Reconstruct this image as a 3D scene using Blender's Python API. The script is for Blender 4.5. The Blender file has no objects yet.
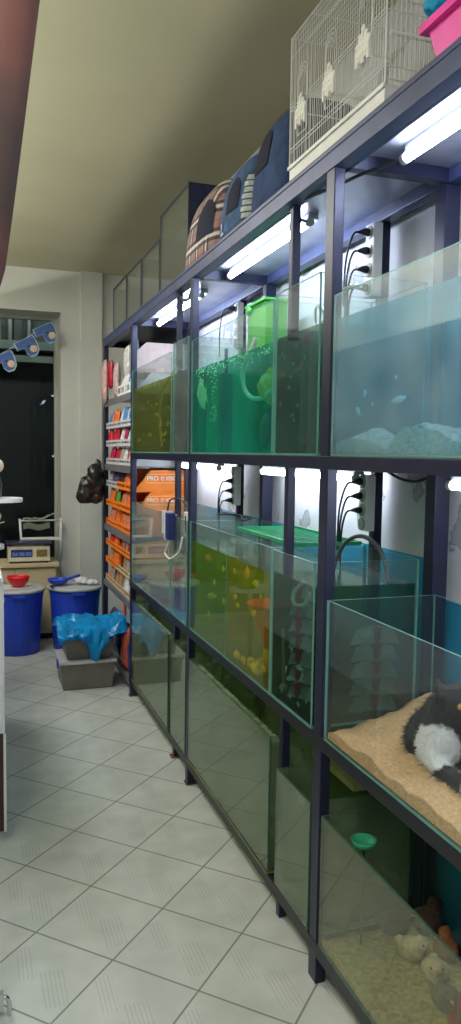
import bpy, bmesh, math, random
from mathutils import Vector, Matrix, noise
random.seed(7)
PI = math.pi
SC = bpy.context.scene
COL = SC.collection

# ------------------------------------------------------------------ materials
MATS = {}
def nt(m):
    m.use_nodes = True
    m.node_tree.nodes.clear()
    return m.node_tree
def N(t, kind, **kw):
    n = t.nodes.new('ShaderNode' + kind)
    for k, v in kw.items():
        if k.startswith('i_'):
            n.inputs[k[2:].replace('_', ' ')].default_value = v
        else:
            setattr(n, k, v)
    return n
def c4(c): return (c[0], c[1], c[2], 1.0)
def srgb(r, g, b):
    f = lambda v: (v/255/12.92) if v/255 <= .04045 else ((v/255+.055)/1.055)**2.4
    return (f(r), f(g), f(b))

def mat(name, color, rough=.5, metal=0.0, var=.12, scale=18.0, bump=0.0, emit=None, spec=.5, trans=0.0):
    """plain surface with a procedural tone variation"""
    if name in MATS: return MATS[name]
    m = bpy.data.materials.new(name); t = nt(m)
    out = N(t, 'OutputMaterial'); b = N(t, 'BsdfPrincipled')
    co = N(t, 'TexCoord'); nz = N(t, 'TexNoise'); nz.inputs['Scale'].default_value = scale; nz.inputs['Detail'].default_value = 4
    t.links.new(co.outputs['Object'], nz.inputs['Vector'])
    r = N(t, 'ValToRGB')
    r.color_ramp.elements[0].position = .3; r.color_ramp.elements[1].position = .7
    r.color_ramp.elements[0].color = c4([max(0, v*(1-var)) for v in color]); r.color_ramp.elements[1].color = c4([min(1, v*(1+var)) for v in color])
    t.links.new(nz.outputs['Fac'], r.inputs['Fac']); t.links.new(r.outputs['Color'], b.inputs['Base Color'])
    b.inputs['Roughness'].default_value = rough; b.inputs['Metallic'].default_value = metal
    b.inputs['Specular IOR Level'].default_value = spec
    if bump:
        bp = N(t, 'Bump'); bp.inputs['Strength'].default_value = bump; bp.inputs['Distance'].default_value = .01
        t.links.new(nz.outputs['Fac'], bp.inputs['Height']); t.links.new(bp.outputs['Normal'], b.inputs['Normal'])
    if emit:
        b.inputs['Emission Color'].default_value = c4(emit[:3]); b.inputs['Emission Strength'].default_value = emit[3]
    if trans:
        tr = N(t, 'BsdfTranslucent'); t.links.new(r.outputs['Color'], tr.inputs['Color'])
        mx = N(t, 'MixShader'); mx.inputs[0].default_value = trans
        t.links.new(b.outputs[0], mx.inputs[1]); t.links.new(tr.outputs[0], mx.inputs[2]); t.links.new(mx.outputs[0], out.inputs[0])
    else:
        t.links.new(b.outputs[0], out.inputs[0])
    MATS[name] = m
    return m

def schlick(t, f0=.04, mul=1.0):
    lw = N(t, 'LayerWeight'); lw.inputs['Blend'].default_value = .5
    p = N(t, 'Math', operation='POWER'); p.inputs[1].default_value = 5.0
    t.links.new(lw.outputs['Facing'], p.inputs[0])
    q = N(t, 'Math', operation='MULTIPLY_ADD'); q.inputs[1].default_value = (1-f0)*mul; q.inputs[2].default_value = f0*mul
    t.links.new(p.outputs[0], q.inputs[0])
    return q.outputs[0]

def glass(name, tint=(.93, .97, .95), haze=0.0, hazecol=(.8, .85, .85), f0=.035, hscale=14.0, mul=.8):
    """thin pane: tinted transparency + angle dependent mirror + a haze film of dust, lime or painted reflection"""
    if name in MATS: return MATS[name]
    m = bpy.data.materials.new(name); t = nt(m); out = N(t, 'OutputMaterial')
    tr = N(t, 'BsdfTransparent'); tr.inputs[0].default_value = c4(tint)
    gl = N(t, 'BsdfGlossy'); gl.inputs['Roughness'].default_value = .015; gl.inputs[0].default_value = (.95, 1, .97, 1)
    base = tr.outputs[0]
    if haze > 0:
        d = N(t, 'BsdfDiffuse'); d.inputs[0].default_value = c4(hazecol)
        tl = N(t, 'BsdfTranslucent'); tl.inputs[0].default_value = c4(hazecol)
        ad = N(t, 'MixShader'); ad.inputs[0].default_value = .5
        t.links.new(d.outputs[0], ad.inputs[1]); t.links.new(tl.outputs[0], ad.inputs[2])
        co = N(t, 'TexCoord'); nz = N(t, 'TexNoise'); nz.inputs['Scale'].default_value = hscale; nz.inputs['Detail'].default_value = 6
        t.links.new(co.outputs['Object'], nz.inputs['Vector'])
        rg = N(t, 'MapRange'); rg.inputs[1].default_value = .3; rg.inputs[2].default_value = .75; rg.inputs[3].default_value = haze*.55; rg.inputs[4].default_value = haze*1.6
        t.links.new(nz.outputs['Fac'], rg.inputs[0])
        mh = N(t, 'MixShader'); t.links.new(rg.outputs[0], mh.inputs[0]); t.links.new(base, mh.inputs[1]); t.links.new(ad.outputs[0], mh.inputs[2])
        base = mh.outputs[0]
    mx = N(t, 'MixShader'); t.links.new(schlick(t, f0, mul), mx.inputs[0]); t.links.new(base, mx.inputs[1]); t.links.new(gl.outputs[0], mx.inputs[2])
    t.links.new(mx.outputs[0], out.inputs[0])
    MATS[name] = m
    return m

def water(name, tint, body, fac, top=False, nscale=5.0):
    """murky water: tinted transparency with a share of scattered colour; top=True adds the mirror of the surface"""
    if name in MATS: return MATS[name]
    m = bpy.data.materials.new(name); t = nt(m); out = N(t, 'OutputMaterial')
    tr = N(t, 'BsdfTransparent'); tr.inputs[0].default_value = c4(tint)
    d = N(t, 'BsdfDiffuse'); tl = N(t, 'BsdfTranslucent')
    co = N(t, 'TexCoord'); nz = N(t, 'TexNoise'); nz.inputs['Scale'].default_value = nscale; nz.inputs['Detail'].default_value = 3
    t.links.new(co.outputs['Object'], nz.inputs['Vector'])
    r = N(t, 'ValToRGB'); r.color_ramp.elements[0].position = .3; r.color_ramp.elements[1].position = .72
    r.color_ramp.elements[0].color = c4([v*.7 for v in body]); r.color_ramp.elements[1].color = c4([min(1, v*1.25) for v in body])
    t.links.new(nz.outputs['Fac'], r.inputs['Fac'])
    t.links.new(r.outputs[0], d.inputs[0]); t.links.new(r.outputs[0], tl.inputs[0])
    ad = N(t, 'MixShader'); ad.inputs[0].default_value = .6
    t.links.new(d.outputs[0], ad.inputs[1]); t.links.new(tl.outputs[0], ad.inputs[2])
    mx = N(t, 'MixShader'); mx.inputs[0].default_value = fac
    t.links.new(tr.outputs[0], mx.inputs[1]); t.links.new(ad.outputs[0], mx.inputs[2])
    last = mx.outputs[0]
    if top:
        gl = N(t, 'BsdfGlossy'); gl.inputs['Roughness'].default_value = .06
        m2 = N(t, 'MixShader'); t.links.new(schlick(t, .05, 1.0), m2.inputs[0]); t.links.new(last, m2.inputs[1]); t.links.new(gl.outputs[0], m2.inputs[2])
        last = m2.outputs[0]
    t.links.new(last, out.inputs[0])
    MATS[name] = m
    return m

def emission(name, col, s):
    m = bpy.data.materials.new(name); t = nt(m); out = N(t, 'OutputMaterial')
    e = N(t, 'Emission'); e.inputs[0].default_value = c4(col); e.inputs[1].default_value = s
    t.links.new(e.outputs[0], out.inputs[0]); MATS[name] = m
    return m

# ------------------------------------------------------------------ mesh helpers
def BM(): return bmesh.new()
def box(bm, x0, x1, y0, y1, z0, z1, mi=0, rot=None):
    vs = [bm.verts.new((x, y, z)) for x in (x0, x1) for y in (y0, y1) for z in (z0, z1)]
    if rot:
        cx, cy, cz, a, ax = rot
        M = Matrix.Translation((cx, cy, cz)) @ Matrix.Rotation(a, 4, ax) @ Matrix.Translation((-cx, -cy, -cz))
        for v in vs: v.co = M @ v.co
    F = [(0, 1, 3, 2), (4, 6, 7, 5), (0, 4, 5, 1), (2, 3, 7, 6), (0, 2, 6, 4), (1, 5, 7, 3)]
    fs = []
    for f in F:
        fc = bm.faces.new([vs[i] for i in f]); fc.material_index = mi; fs.append(fc)
    return fs
def pane(bm, x0, x1, y0, y1, z0, z1):
    """box whose two large faces are slot 0 and whose thin edges are slot 1"""
    fs = box(bm, x0, x1, y0, y1, z0, z1)
    d = [x1-x0, y1-y0, z1-z0]; ax = d.index(min(d))
    for i, f in enumerate(fs): f.material_index = 0 if i//2 == ax else 1
def tube(bm, pts, r, seg=8, cap=True, mi=0, closed=False):
    pts = [Vector(p) for p in pts]; n = len(pts); rings = []
    rr = r if isinstance(r, (list, tuple)) else [r]*n
    prev = None
    for i, p in enumerate(pts):
        if closed: d = (pts[(i+1) % n]-pts[i-1]).normalized()
        else: d = (pts[min(i+1, n-1)]-pts[max(i-1, 0)]).normalized()
        if prev is None:
            a = Vector((0, 0, 1)) if abs(d.z) < .9 else Vector((1, 0, 0))
            u = d.cross(a).normalized()
        else:
            u = (prev-d*prev.dot(d)).normalized()
        prev = u; w = d.cross(u)
        rings.append([bm.verts.new(p+(u*math.cos(2*PI*k/seg)+w*math.sin(2*PI*k/seg))*rr[i]) for k in range(seg)])
    for i in range(n if closed else n-1):
        A, B = rings[i], rings[(i+1) % n]
        for k in range(seg):
            f = bm.faces.new((A[k], A[(k+1) % seg], B[(k+1) % seg], B[k])); f.material_index = mi; f.smooth = seg > 4
    if cap and not closed:
        for rg in (rings[0], rings[-1]):
            f = bm.faces.new(rg); f.material_index = mi
def smooth_path(pts, sub=6):
    P = [Vector(p) for p in pts]; out = []
    for i in range(len(P)-1):
        p0, p1, p2, p3 = P[max(i-1, 0)], P[i], P[i+1], P[min(i+2, len(P)-1)]
        for k in range(sub):
            t = k/sub
            out.append(.5*((2*p1)+(p2-p0)*t+(2*p0-5*p1+4*p2-p3)*t*t+(3*p1-p0-3*p2+p3)*t**3))
    out.append(P[-1]); return out
def lathe(bm, prof, cx, cy, seg=32, mi=0, axis='z', close=True):
    rings = []
    for r, z in prof:
        rings.append([bm.verts.new((cx+r*math.cos(2*PI*k/seg), cy+r*math.sin(2*PI*k/seg), z)) for k in range(seg)])
    for A, B in zip(rings, rings[1:]):
        for k in range(seg):
            f = bm.faces.new((A[k], A[(k+1) % seg], B[(k+1) % seg], B[k])); f.material_index = mi; f.smooth = True
    if close:
        for rg in (rings[0], rings[-1]):
            if (rg[0].co-rg[seg//2].co).length > 1e-4: bm.faces.new(rg).material_index = mi
def prism(bm, poly, axis, a0, a1, mi=0):
    """extrude a 2-D polygon along an axis; the polygon gives the other two coordinates in order"""
    def P(u, v, a): return {'x': (a, u, v), 'y': (u, a, v), 'z': (u, v, a)}[axis]
    A = [bm.verts.new(P(u, v, a0)) for u, v in poly]; B = [bm.verts.new(P(u, v, a1)) for u, v in poly]
    n = len(poly)
    for k in range(n): bm.faces.new((A[k], A[(k+1) % n], B[(k+1) % n], B[k])).material_index = mi
    bm.faces.new(A).material_index = mi; bm.faces.new(B[::-1]).material_index = mi
def ellipsoid(bm, c, r, seg=16, rings=10, rot=None, mi=0):
    M = Matrix.Translation(c) @ (rot if rot else Matrix()) @ Matrix.Diagonal((r[0], r[1], r[2], 1))
    res = bmesh.ops.create_uvsphere(bm, u_segments=seg, v_segments=rings, radius=1, matrix=M)
    for v in res['verts']:
        for f in v.link_faces: f.smooth = True; f.material_index = mi

def finish(bm, name, mats):
    bmesh.ops.recalc_face_normals(bm, faces=bm.faces)
    me = bpy.data.meshes.new(name); bm.to_mesh(me); bm.free()
    for m in (mats if isinstance(mats, (list, tuple)) else [mats]): me.materials.append(m)
    return me
def obj(name, bm, mats, parent=None, label=None, bevel=0.0):
    """link a mesh authored in world coordinates; below a parent it is stored relative to it"""
    if bevel:
        bmesh.ops.bevel(bm, geom=list(bm.edges), offset=bevel, segments=2, affect='EDGES', profile=.6)
    if parent is not None:
        off = Vector((0, 0, 0)); q = parent
        while q is not None: off += q.location; q = q.parent
        bmesh.ops.translate(bm, verts=bm.verts, vec=-off)
    o = bpy.data.objects.new(name, finish(bm, name, mats)); COL.objects.link(o)
    if parent is not None: o.parent = parent
    if label: o['label'] = label
    return o
def tagit(o, label, cat, group=None, kind=None):
    o['label'] = label; o['category'] = cat
    if group: o['group'] = group
    if kind: o['kind'] = kind
    return o
def thing(name, label, cat, loc, group=None):
    o = bpy.data.objects.new(name, None); COL.objects.link(o); o.location = loc; o.empty_display_size = .05
    return tagit(o, label, cat, group)
def solo(name, bm, mats, label, cat, group=None, kind=None, bevel=0.0):
    """a thing that is one mesh: origin at its base centre"""
    if bevel:
        bmesh.ops.bevel(bm, geom=list(bm.edges), offset=bevel, segments=2, affect='EDGES', profile=.6)
    xs = [v.co.x for v in bm.verts]; ys = [v.co.y for v in bm.verts]; zs = [v.co.z for v in bm.verts]
    b = Vector(((min(xs)+max(xs))/2, (min(ys)+max(ys))/2, min(zs)))
    bmesh.ops.translate(bm, verts=bm.verts, vec=-b)
    o = bpy.data.objects.new(name, finish(bm, name, mats)); COL.objects.link(o); o.location = b
    return tagit(o, label, cat, group, kind)
def struct(name, bm, mats, bevel=0.0):
    o = obj(name, bm, mats, bevel=bevel); o['kind'] = 'structure'; return o

def remesh(bm, voxel, smooth_it=4, disp=0.0, dscale=30.0):
    """merge overlapping lumps into one continuous skin"""
    me = bpy.data.meshes.new('tmp'); bm.to_mesh(me); bm.free()
    o = bpy.data.objects.new('tmp', me); COL.objects.link(o)
    md = o.modifiers.new('r', 'REMESH'); md.mode = 'VOXEL'; md.voxel_size = voxel; md.use_smooth_shade = True
    ms = o.modifiers.new('s', 'SMOOTH'); ms.iterations = smooth_it; ms.factor = .5
    dg = bpy.context.evaluated_depsgraph_get(); ev = o.evaluated_get(dg)
    me2 = bpy.data.meshes.new_from_object(ev)
    bpy.data.objects.remove(o); bpy.data.meshes.remove(me)
    b2 = bmesh.new(); b2.from_mesh(me2); bpy.data.meshes.remove(me2)
    if disp:
        b2.normal_update()
        for v in b2.verts: v.co += v.normal*disp*noise.fractal(v.co*dscale, 1.0, 2.0, 3)
    for f in b2.faces: f.smooth = True
    return b2

# ------------------------------------------------------------------ camera
cam_d = bpy.data.cameras.new('camera'); cam = bpy.data.objects.new('camera', cam_d); COL.objects.link(cam)
F_PX = 762.0; YAW, PITCH, ROLL = 0.3267414, 0.076247, 0.0148407
cam_d.sensor_fit = 'VERTICAL'; cam_d.sensor_height = 36.0; cam_d.lens = F_PX/1024*36.0
cam_d.clip_start = .02; cam_d.clip_end = 60
fwd = Vector((math.sin(YAW)*math.cos(PITCH), math.cos(YAW)*math.cos(PITCH), -math.sin(PITCH)))
rgt = Vector((math.cos(YAW), -math.sin(YAW), 0)); upv = rgt.cross(fwd)
r2 = math.cos(ROLL)*rgt+math.sin(ROLL)*upv; u2 = -math.sin(ROLL)*rgt+math.cos(ROLL)*upv
cam.matrix_world = Matrix(((r2.x, u2.x, -fwd.x, 0), (r2.y, u2.y, -fwd.y, 0), (r2.z, u2.z, -fwd.z, 1.565), (0, 0, 0, 1)))
SC.camera = cam

# ------------------------------------------------------------------ room materials
def floor_material():
    m = bpy.data.materials.new('diagonal ceramic tiles'); t = nt(m); out = N(t, 'OutputMaterial'); b = N(t, 'BsdfPrincipled')
    geo = N(t, 'NewGeometry'); L = t.links.new
    def math_(op, a, bb=None, c=None):
        n = N(t, 'Math', operation=op)
        for i, v in enumerate((a, bb, c)):
            if v is None: continue
            if isinstance(v, (int, float)): n.inputs[i].default_value = v
            else: L(v, n.inputs[i])
        return n.outputs[0]
    sx = N(t, 'SeparateXYZ'); L(geo.outputs['Position'], sx.inputs[0])
    x = math_('SUBTRACT', sx.outputs[0], .1803); y = math_('SUBTRACT', sx.outputs[1], 2.4434)
    ang = .79669; ca, sa = math.cos(ang), math.sin(ang); s = .30
    u = math_('ADD', math_('MULTIPLY', x, ca/s), math_('MULTIPLY', y, sa/s)); u = math_('ADD', u, 40.0)
    v = math_('SUBTRACT', math_('MULTIPLY', x, sa/s), math_('MULTIPLY', y, ca/s)); v = math_('ADD', v, 40.0)
    fu = math_('FRACT', u); fv = math_('FRACT', v)
    du = math_('MINIMUM', fu, math_('SUBTRACT', 1.0, fu)); dv = math_('MINIMUM', fv, math_('SUBTRACT', 1.0, fv))
    gd = math_('MINIMUM', du, dv)
    grout = N(t, 'MapRange'); grout.inputs[1].default_value = .006; grout.inputs[2].default_value = .014; grout.inputs[3].default_value = 1; grout.inputs[4].default_value = 0
    L(gd, grout.inputs[0])
    # woven relief: ridged band along the tile's diagonal, broken by a crossing band
    p = math_('ADD', math_('SUBTRACT', fu, fv), 0.0); q = math_('ADD', fu, fv)
    def within(v, c, w): return math_('LESS_THAN', math_('ABSOLUTE', math_('SUBTRACT', v, c)), w)
    segA = math_('MULTIPLY', within(q, .80, .12), within(p, .33, .36)); segB = math_('MULTIPLY', within(q, 1.14, .18), within(p, -.33, .38))
    m1 = math_('MAXIMUM', segA, segB); m2 = math_('MULTIPLY', math_('MULTIPLY', within(p, -.02, .14), within(q, 1.55, .32)), .4)
    rid1 = math_('SINE', math_('MULTIPLY', q, 2*PI*17)); rid2 = math_('SINE', math_('MULTIPLY', p, 2*PI*15))
    rel = math_('ADD', math_('MULTIPLY', m1, rid1), math_('MULTIPLY', m2, rid2))
    nz = N(t, 'TexNoise'); nz.inputs['Scale'].default_value = 7; nz.inputs['Detail'].default_value = 8; L(geo.outputs['Position'], nz.inputs['Vector'])
    nb = N(t, 'TexNoise'); nb.inputs['Scale'].default_value = 1.3; nb.inputs['Detail'].default_value = 5; L(geo.outputs['Position'], nb.inputs['Vector'])
    r = N(t, 'ValToRGB'); e = r.color_ramp.elements
    e[0].position = .35; e[1].position = .7; e[0].color = c4(srgb(186, 192, 186)); e[1].color = c4(srgb(204, 209, 203)); L(nz.outputs[0], r.inputs[0])
    tone = math_('ADD', math_('MULTIPLY', rel, .075), math_('ADD', .93, math_('MULTIPLY', math_('SUBTRACT', nb.outputs[0], .5), .16)))
    tone = math_('ADD', tone, math_('MULTIPLY', m1, -.035))
    mu = N(t, 'VectorMath', operation='SCALE'); L(r.outputs[0], mu.inputs[0]); L(tone, mu.inputs['Scale'])
    mx = N(t, 'MixRGB'); L(grout.outputs[0], mx.inputs[0]); L(mu.outputs[0], mx.inputs[1]); mx.inputs[2].default_value = c4(srgb(122, 124, 118))
    L(mx.outputs[0], b.inputs['Base Color'])
    rr = math_('ADD', math_('MULTIPLY', grout.outputs[0], .3), math_('ADD', .3, math_('MULTIPLY', nz.outputs[0], .15))); L(rr, b.inputs['Roughness'])
    bp = N(t, 'Bump'); bp.inputs['Strength'].default_value = .25; bp.inputs['Distance'].default_value = .002
    hgt = math_('SUBTRACT', math_('MULTIPLY', rel, .35), math_('MULTIPLY', grout.outputs[0], 1.5)); L(hgt, bp.inputs['Height'])
    L(bp.outputs[0], b.inputs['Normal']); L(b.outputs[0], out.inputs[0])
    return m

def wall_material():
    """white peeling distemper above, blue gloss paint below"""
    m = bpy.data.materials.new('peeling white over blue paint'); t = nt(m); out = N(t, 'OutputMaterial'); b = N(t, 'BsdfPrincipled'); L = t.links.new
    geo = N(t, 'NewGeometry'); sx = N(t, 'SeparateXYZ'); L(geo.outputs['Position'], sx.inputs[0])
    n1 = N(t, 'TexNoise'); n1.inputs['Scale'].default_value = 5; n1.inputs['Detail'].default_value = 9; n1.inputs['Roughness'].default_value = .6; L(geo.outputs['Position'], n1.inputs['Vector'])
    r = N(t, 'ValToRGB'); e = r.color_ramp.elements; e[0].position = .60; e[1].position = .615
    e[0].color = c4((.62, .62, .66)); e[1].color = c4((.40, .41, .44)); L(n1.outputs[0], r.inputs[0])
    ed = N(t, 'ValToRGB'); k = ed.color_ramp.elements; k[0].position = .585; k[0].color = (1, 1, 1, 1); k[1].position = .60; k[1].color = (.35, .35, .35, 1)
    k2 = ed.color_ramp.elements.new(.62); k2.color = (1, 1, 1, 1); L(n1.outputs[0], ed.inputs[0])
    mm = N(t, 'MixRGB', blend_type='MULTIPLY'); mm.inputs[0].default_value = 1; L(r.outputs[0], mm.inputs[1]); L(ed.outputs[0], mm.inputs[2])
    # height of the blue band steps down at the first post
    st = N(t, 'Math', operation='GREATER_THAN'); L(sx.outputs[1], st.inputs[0]); st.inputs[1].default_value = 2.05
    hz = N(t, 'Math', operation='MULTIPLY_ADD'); L(st.outputs[0], hz.inputs[0]); hz.inputs[1].default_value = .115; hz.inputs[2].default_value = 1.125
    lt = N(t, 'Math', operation='LESS_THAN'); L(sx.outputs[2], lt.inputs[0]); L(hz.outputs[0], lt.inputs[1])
    n2 = N(t, 'TexNoise'); n2.inputs['Scale'].default_value = 3; L(geo.outputs['Position'], n2.inputs['Vector'])
    rb = N(t, 'ValToRGB'); rb.color_ramp.elements[0].color = c4((.0, .20, .42)); rb.color_ramp.elements[1].color = c4((.0, .33, .56)); L(n2.outputs[0], rb.inputs[0])
    mx = N(t, 'MixRGB'); L(lt.outputs[0], mx.inputs[0]); L(mm.outputs[0], mx.inputs[1]); L(rb.outputs[0], mx.inputs[2])
    L(mx.outputs[0], b.inputs['Base Color']); b.inputs['Roughness'].default_value = .6
    bp = N(t, 'Bump'); bp.inputs['Strength'].default_value = .6; bp.inputs['Distance'].default_value = .01; L(n1.outputs[0], bp.inputs['Height']); L(bp.outputs[0], b.inputs['Normal'])
    L(b.outputs[0], out.inputs[0]); return m

M_floor = floor_material(); M_wallr = wall_material()
M_plaster = mat('off white plaster', srgb(204, 205, 200), .8, var=.05, scale=3, bump=.05)
M_ceil = mat('ceiling paint', srgb(190, 186, 156), .85, var=.05, scale=2)
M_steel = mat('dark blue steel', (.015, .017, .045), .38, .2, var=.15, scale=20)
M_steelb = mat('dark blue steel low', (.010, .011, .018), .4, .2, var=.2, scale=20)  # darker copy of the rack steel, low tier shade put into the colour
M_beam = mat('lit blue grey steel', (.045, .060, .145), .4, .2, var=.25, scale=7)  # lighter copy of the rack steel, ceiling light put into its colour
M_board = mat('galvanised board', (.42, .44, .52), .28, .55, var=.2, scale=9)
M_black = mat('black plastic', (.012, .012, .014), .45)
M_white = mat('white plastic', (.78, .78, .76), .4, var=.04)
M_edge = mat('green glass edge', (.20, .44, .39), .25, var=.1, trans=.4)
M_edge_ol = mat('olive glass edge', (.22, .24, .05), .4)
M_edge_dk = mat('dark glass edge', (.05, .12, .09), .25, var=.1, trans=.3)
G_clear = glass('clear aquarium glass', (.96, .985, .975), .010, (.75, .82, .80), mul=.6)
G_milk = glass('limescaled aquarium glass', (.93, .965, .955), .10, (.70, .78, .76))
G_dusty = glass('dusty scratched glass', (.94, .96, .95), .022, (.70, .72, .70), hscale=60, mul=.55)
G_hazy = glass('hazy scratched glass', (.90, .95, .97), .16, (.72, .80, .84), hscale=9)
G_low = glass('dim green lower glass', (.62, .72, .54), .24, (.60, .67, .52), hscale=4, mul=1.0)  # haze paints part of the floor's reflection into these panes
G_lowd = glass('dim lower glass', (.80, .82, .70), .11, (.58, .58, .44), hscale=4, mul=1.0)
G_win = glass('window glass', (.75, .8, .8), 0, f0=.02, mul=.5)

# ------------------------------------------------------------------ room shell
XW = 1.38; YB = 6.75; ZC = 3.1; XL = -1.75; YN = -1.3
bm = BM(); box(bm, XL-.1, XW+.1, YN-.1, 8.9, -.08, 0); struct('floor', bm, M_floor)
bm = BM(); box(bm, XL-.1, XW+.1, YN-.1, YB+.6, ZC, ZC+.08); struct('ceiling', bm, M_ceil)
bm = BM(); box(bm, XW, XW+.1, YN-.1, YB, 0, ZC); struct('wall_right', bm, M_wallr)
bm = BM(); box(bm, XL-.1, XL, YN-.1, YB, 0, ZC); struct('wall_left', bm, M_plaster)
bm = BM(); box(bm, XL-.1, XW+.1, YN-.1, YN, 0, ZC); struct('wall_near', bm, M_plaster)
bm = BM(); box(bm, .727, XW+.1, YB, YB+.5, 0, ZC); box(bm, XL-.1, .727, YB, YB+.5, 2.748, ZC); box(bm, XL-.1, -1.3, YB, YB+.5, 0, 2.748)
struct('wall_far', bm, M_plaster)
bm = BM(); box(bm, .889, 1.075, 6.69, YB+.01, 0, ZC); struct('trim_1', bm, M_plaster, bevel=.004)      # the plastered pier beside the opening

# glazed opening with the night outside
M_winfr = mat('pale window frame', srgb(170, 172, 165), .5, var=.05)
bm = BM(); box(bm, -1.3, .727, 7.05, 7.056, 0, 2.748); win = struct('window_1', bm, G_win)
bm = BM(); box(bm, .700, .727, 7.03, 7.08, 0, 2.748); box(bm, -1.3, .7, 7.03, 7.08, 2.72, 2.748); fr = obj('window_frame', bm, M_winfr); fr['kind'] = 'structure'; fr.parent = win
M_night = mat('unlit courtyard wall', (.002, .002, .003), .8, var=.4, scale=2)  # night darkness of the lower wall put into a near black colour
M_stone = mat('grey render outside', srgb(98, 104, 98), .9, var=.25, scale=6)
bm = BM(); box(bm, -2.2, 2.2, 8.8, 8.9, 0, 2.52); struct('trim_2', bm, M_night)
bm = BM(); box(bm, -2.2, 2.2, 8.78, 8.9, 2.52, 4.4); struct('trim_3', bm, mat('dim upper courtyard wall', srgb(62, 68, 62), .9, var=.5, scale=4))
bm = BM(); box(bm, -2.2, 2.2, 8.60, 8.78, 2.52, 2.59); box(bm, -2.2, 2.2, 8.56, 8.78, 2.65, 2.74); struct('trim_4', bm, M_stone)   # ledges
bm = BM(); tube(bm, [(.40, 8.70, 2.74), (.40, 8.70, 4.1)], .028, 10); solo('drain_pipe', bm, M_winfr, 'pale vertical pipe outside the window, left one of the pair', 'pipe')
bm = BM(); tube(bm, [(.60, 8.70, 2.74), (.60, 8.70, 4.1)], .022, 10); solo('drain_pipe', bm, M_winfr, 'thin pale vertical pipe outside the window behind the topmost paper cutout', 'pipe')
bm = BM(); box(bm, .44, .52, 8.66, 8.76, 2.74, 4.0); solo('shutter_panel', bm, M_black, 'dark upright shutter strip outside between the two pale pipes', 'shutter')
bm = BM(); box(bm, -.1, .30, 8.57, 8.76, 2.74, 2.96); box(bm, -.08, .28, 8.555, 8.57, 2.76, 2.94); solo('outdoor_unit', bm, M_stone, 'boxy grey unit on the ledge outside, top left of the window', 'air conditioner', bevel=.01)
bm = BM(); tube(bm, smooth_path([(.02, 8.6, 2.961), (.02, 8.6, 3.04), (.16, 8.6, 3.04), (.2, 8.6, 3.08), (.18, 8.6, 3.2), (.05, 8.6, 3.22)]), .022, 8); tube(bm, [(-.3, 8.6, 3.0), (.30, 8.6, 3.0)], .02, 8)
solo('bent_pipe', bm, M_winfr, 'pale bent pipe outside above the grey unit', 'pipe')

# ------------------------------------------------------------------ rack frame
X0 = .943
rack = thing('steel_rack', 'long dark blue welded steel rack carrying three tiers of glass tanks along the right wall', 'rack', (1.15, 2.7, 0))
ZR = [(.088, .127), (.713, .752), (1.525, 1.562), (2.352, 2.410)]
def post(x0, x1, y0, y1, z0, z1, m=M_steel, name='post'):
    bm = BM(); box(bm, x0, x1, y0, y1, z0, z1); return obj(name, bm, m, rack, bevel=.003)
for y0, y1 in ((.55, .60), (1.946, 1.998), (3.368, 3.410), (4.738, 4.785), (5.79, 5.83)):
    post(X0+.003, X0+.035, y0, y1, 0, 2.352); post(1.30, 1.352, y0, y1, 0, 2.352)
for y0, y1 in ((2.278, 2.306), (3.706, 3.734)):
    for za, zb in (((0, .752), (1.165, 1.562), (1.930, 2.352)) if y0 < 3 else ((0, 2.352),)): post(.966, .994, y0, y1, za, zb)     # the near one ends where the narrow tanks fill the gap
    post(1.312, 1.345, y0+.05, y1+.055, 0, 2.352)
for i, (z0, z1) in enumerate(ZR):
    for x0, x1 in ((X0+.001, X0+.042), (1.305, 1.35)):
        bm = BM(); box(bm, x0, x1, .55, 4.785 if i < 3 else 5.83, z0, z1)
        if i == 3 and x0 < 1: box(bm, X0-.002, X0+.05, .55, 5.83, z1-.012, z1+.002); box(bm, X0+.042, X0+.056, .55, 5.83, z0, z0+.014)
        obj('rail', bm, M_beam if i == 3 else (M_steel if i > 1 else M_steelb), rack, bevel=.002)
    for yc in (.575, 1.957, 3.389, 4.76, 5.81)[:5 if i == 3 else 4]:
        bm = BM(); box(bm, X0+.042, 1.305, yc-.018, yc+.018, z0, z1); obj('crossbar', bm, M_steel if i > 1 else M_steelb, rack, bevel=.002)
for y0, y1 in ((.58, 1.94), (1.975, 3.37), (3.408, 4.742), (4.778, 5.81)):
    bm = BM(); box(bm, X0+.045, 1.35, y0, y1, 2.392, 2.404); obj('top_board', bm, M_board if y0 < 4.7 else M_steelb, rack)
for y0, y1 in ((.6, 1.93), (1.985, 3.365), (3.415, 4.735)):
    bm = BM(); box(bm, 1.235, 1.30, y0, y1, 1.530, 1.540); obj('tube_carrier', bm, M_steel, rack)
M_rust = mat('red rubber foot', (.15, .05, .04), .7)
for x, y in ((X0+.025, 3.389), (X0+.025, 4.762), (.98, 3.72)):
    bm = BM(); box(bm, x-.027, x+.027, y-.027, y+.027, 0, .005); obj('foot_pad', bm, M_rust, rack)

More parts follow.
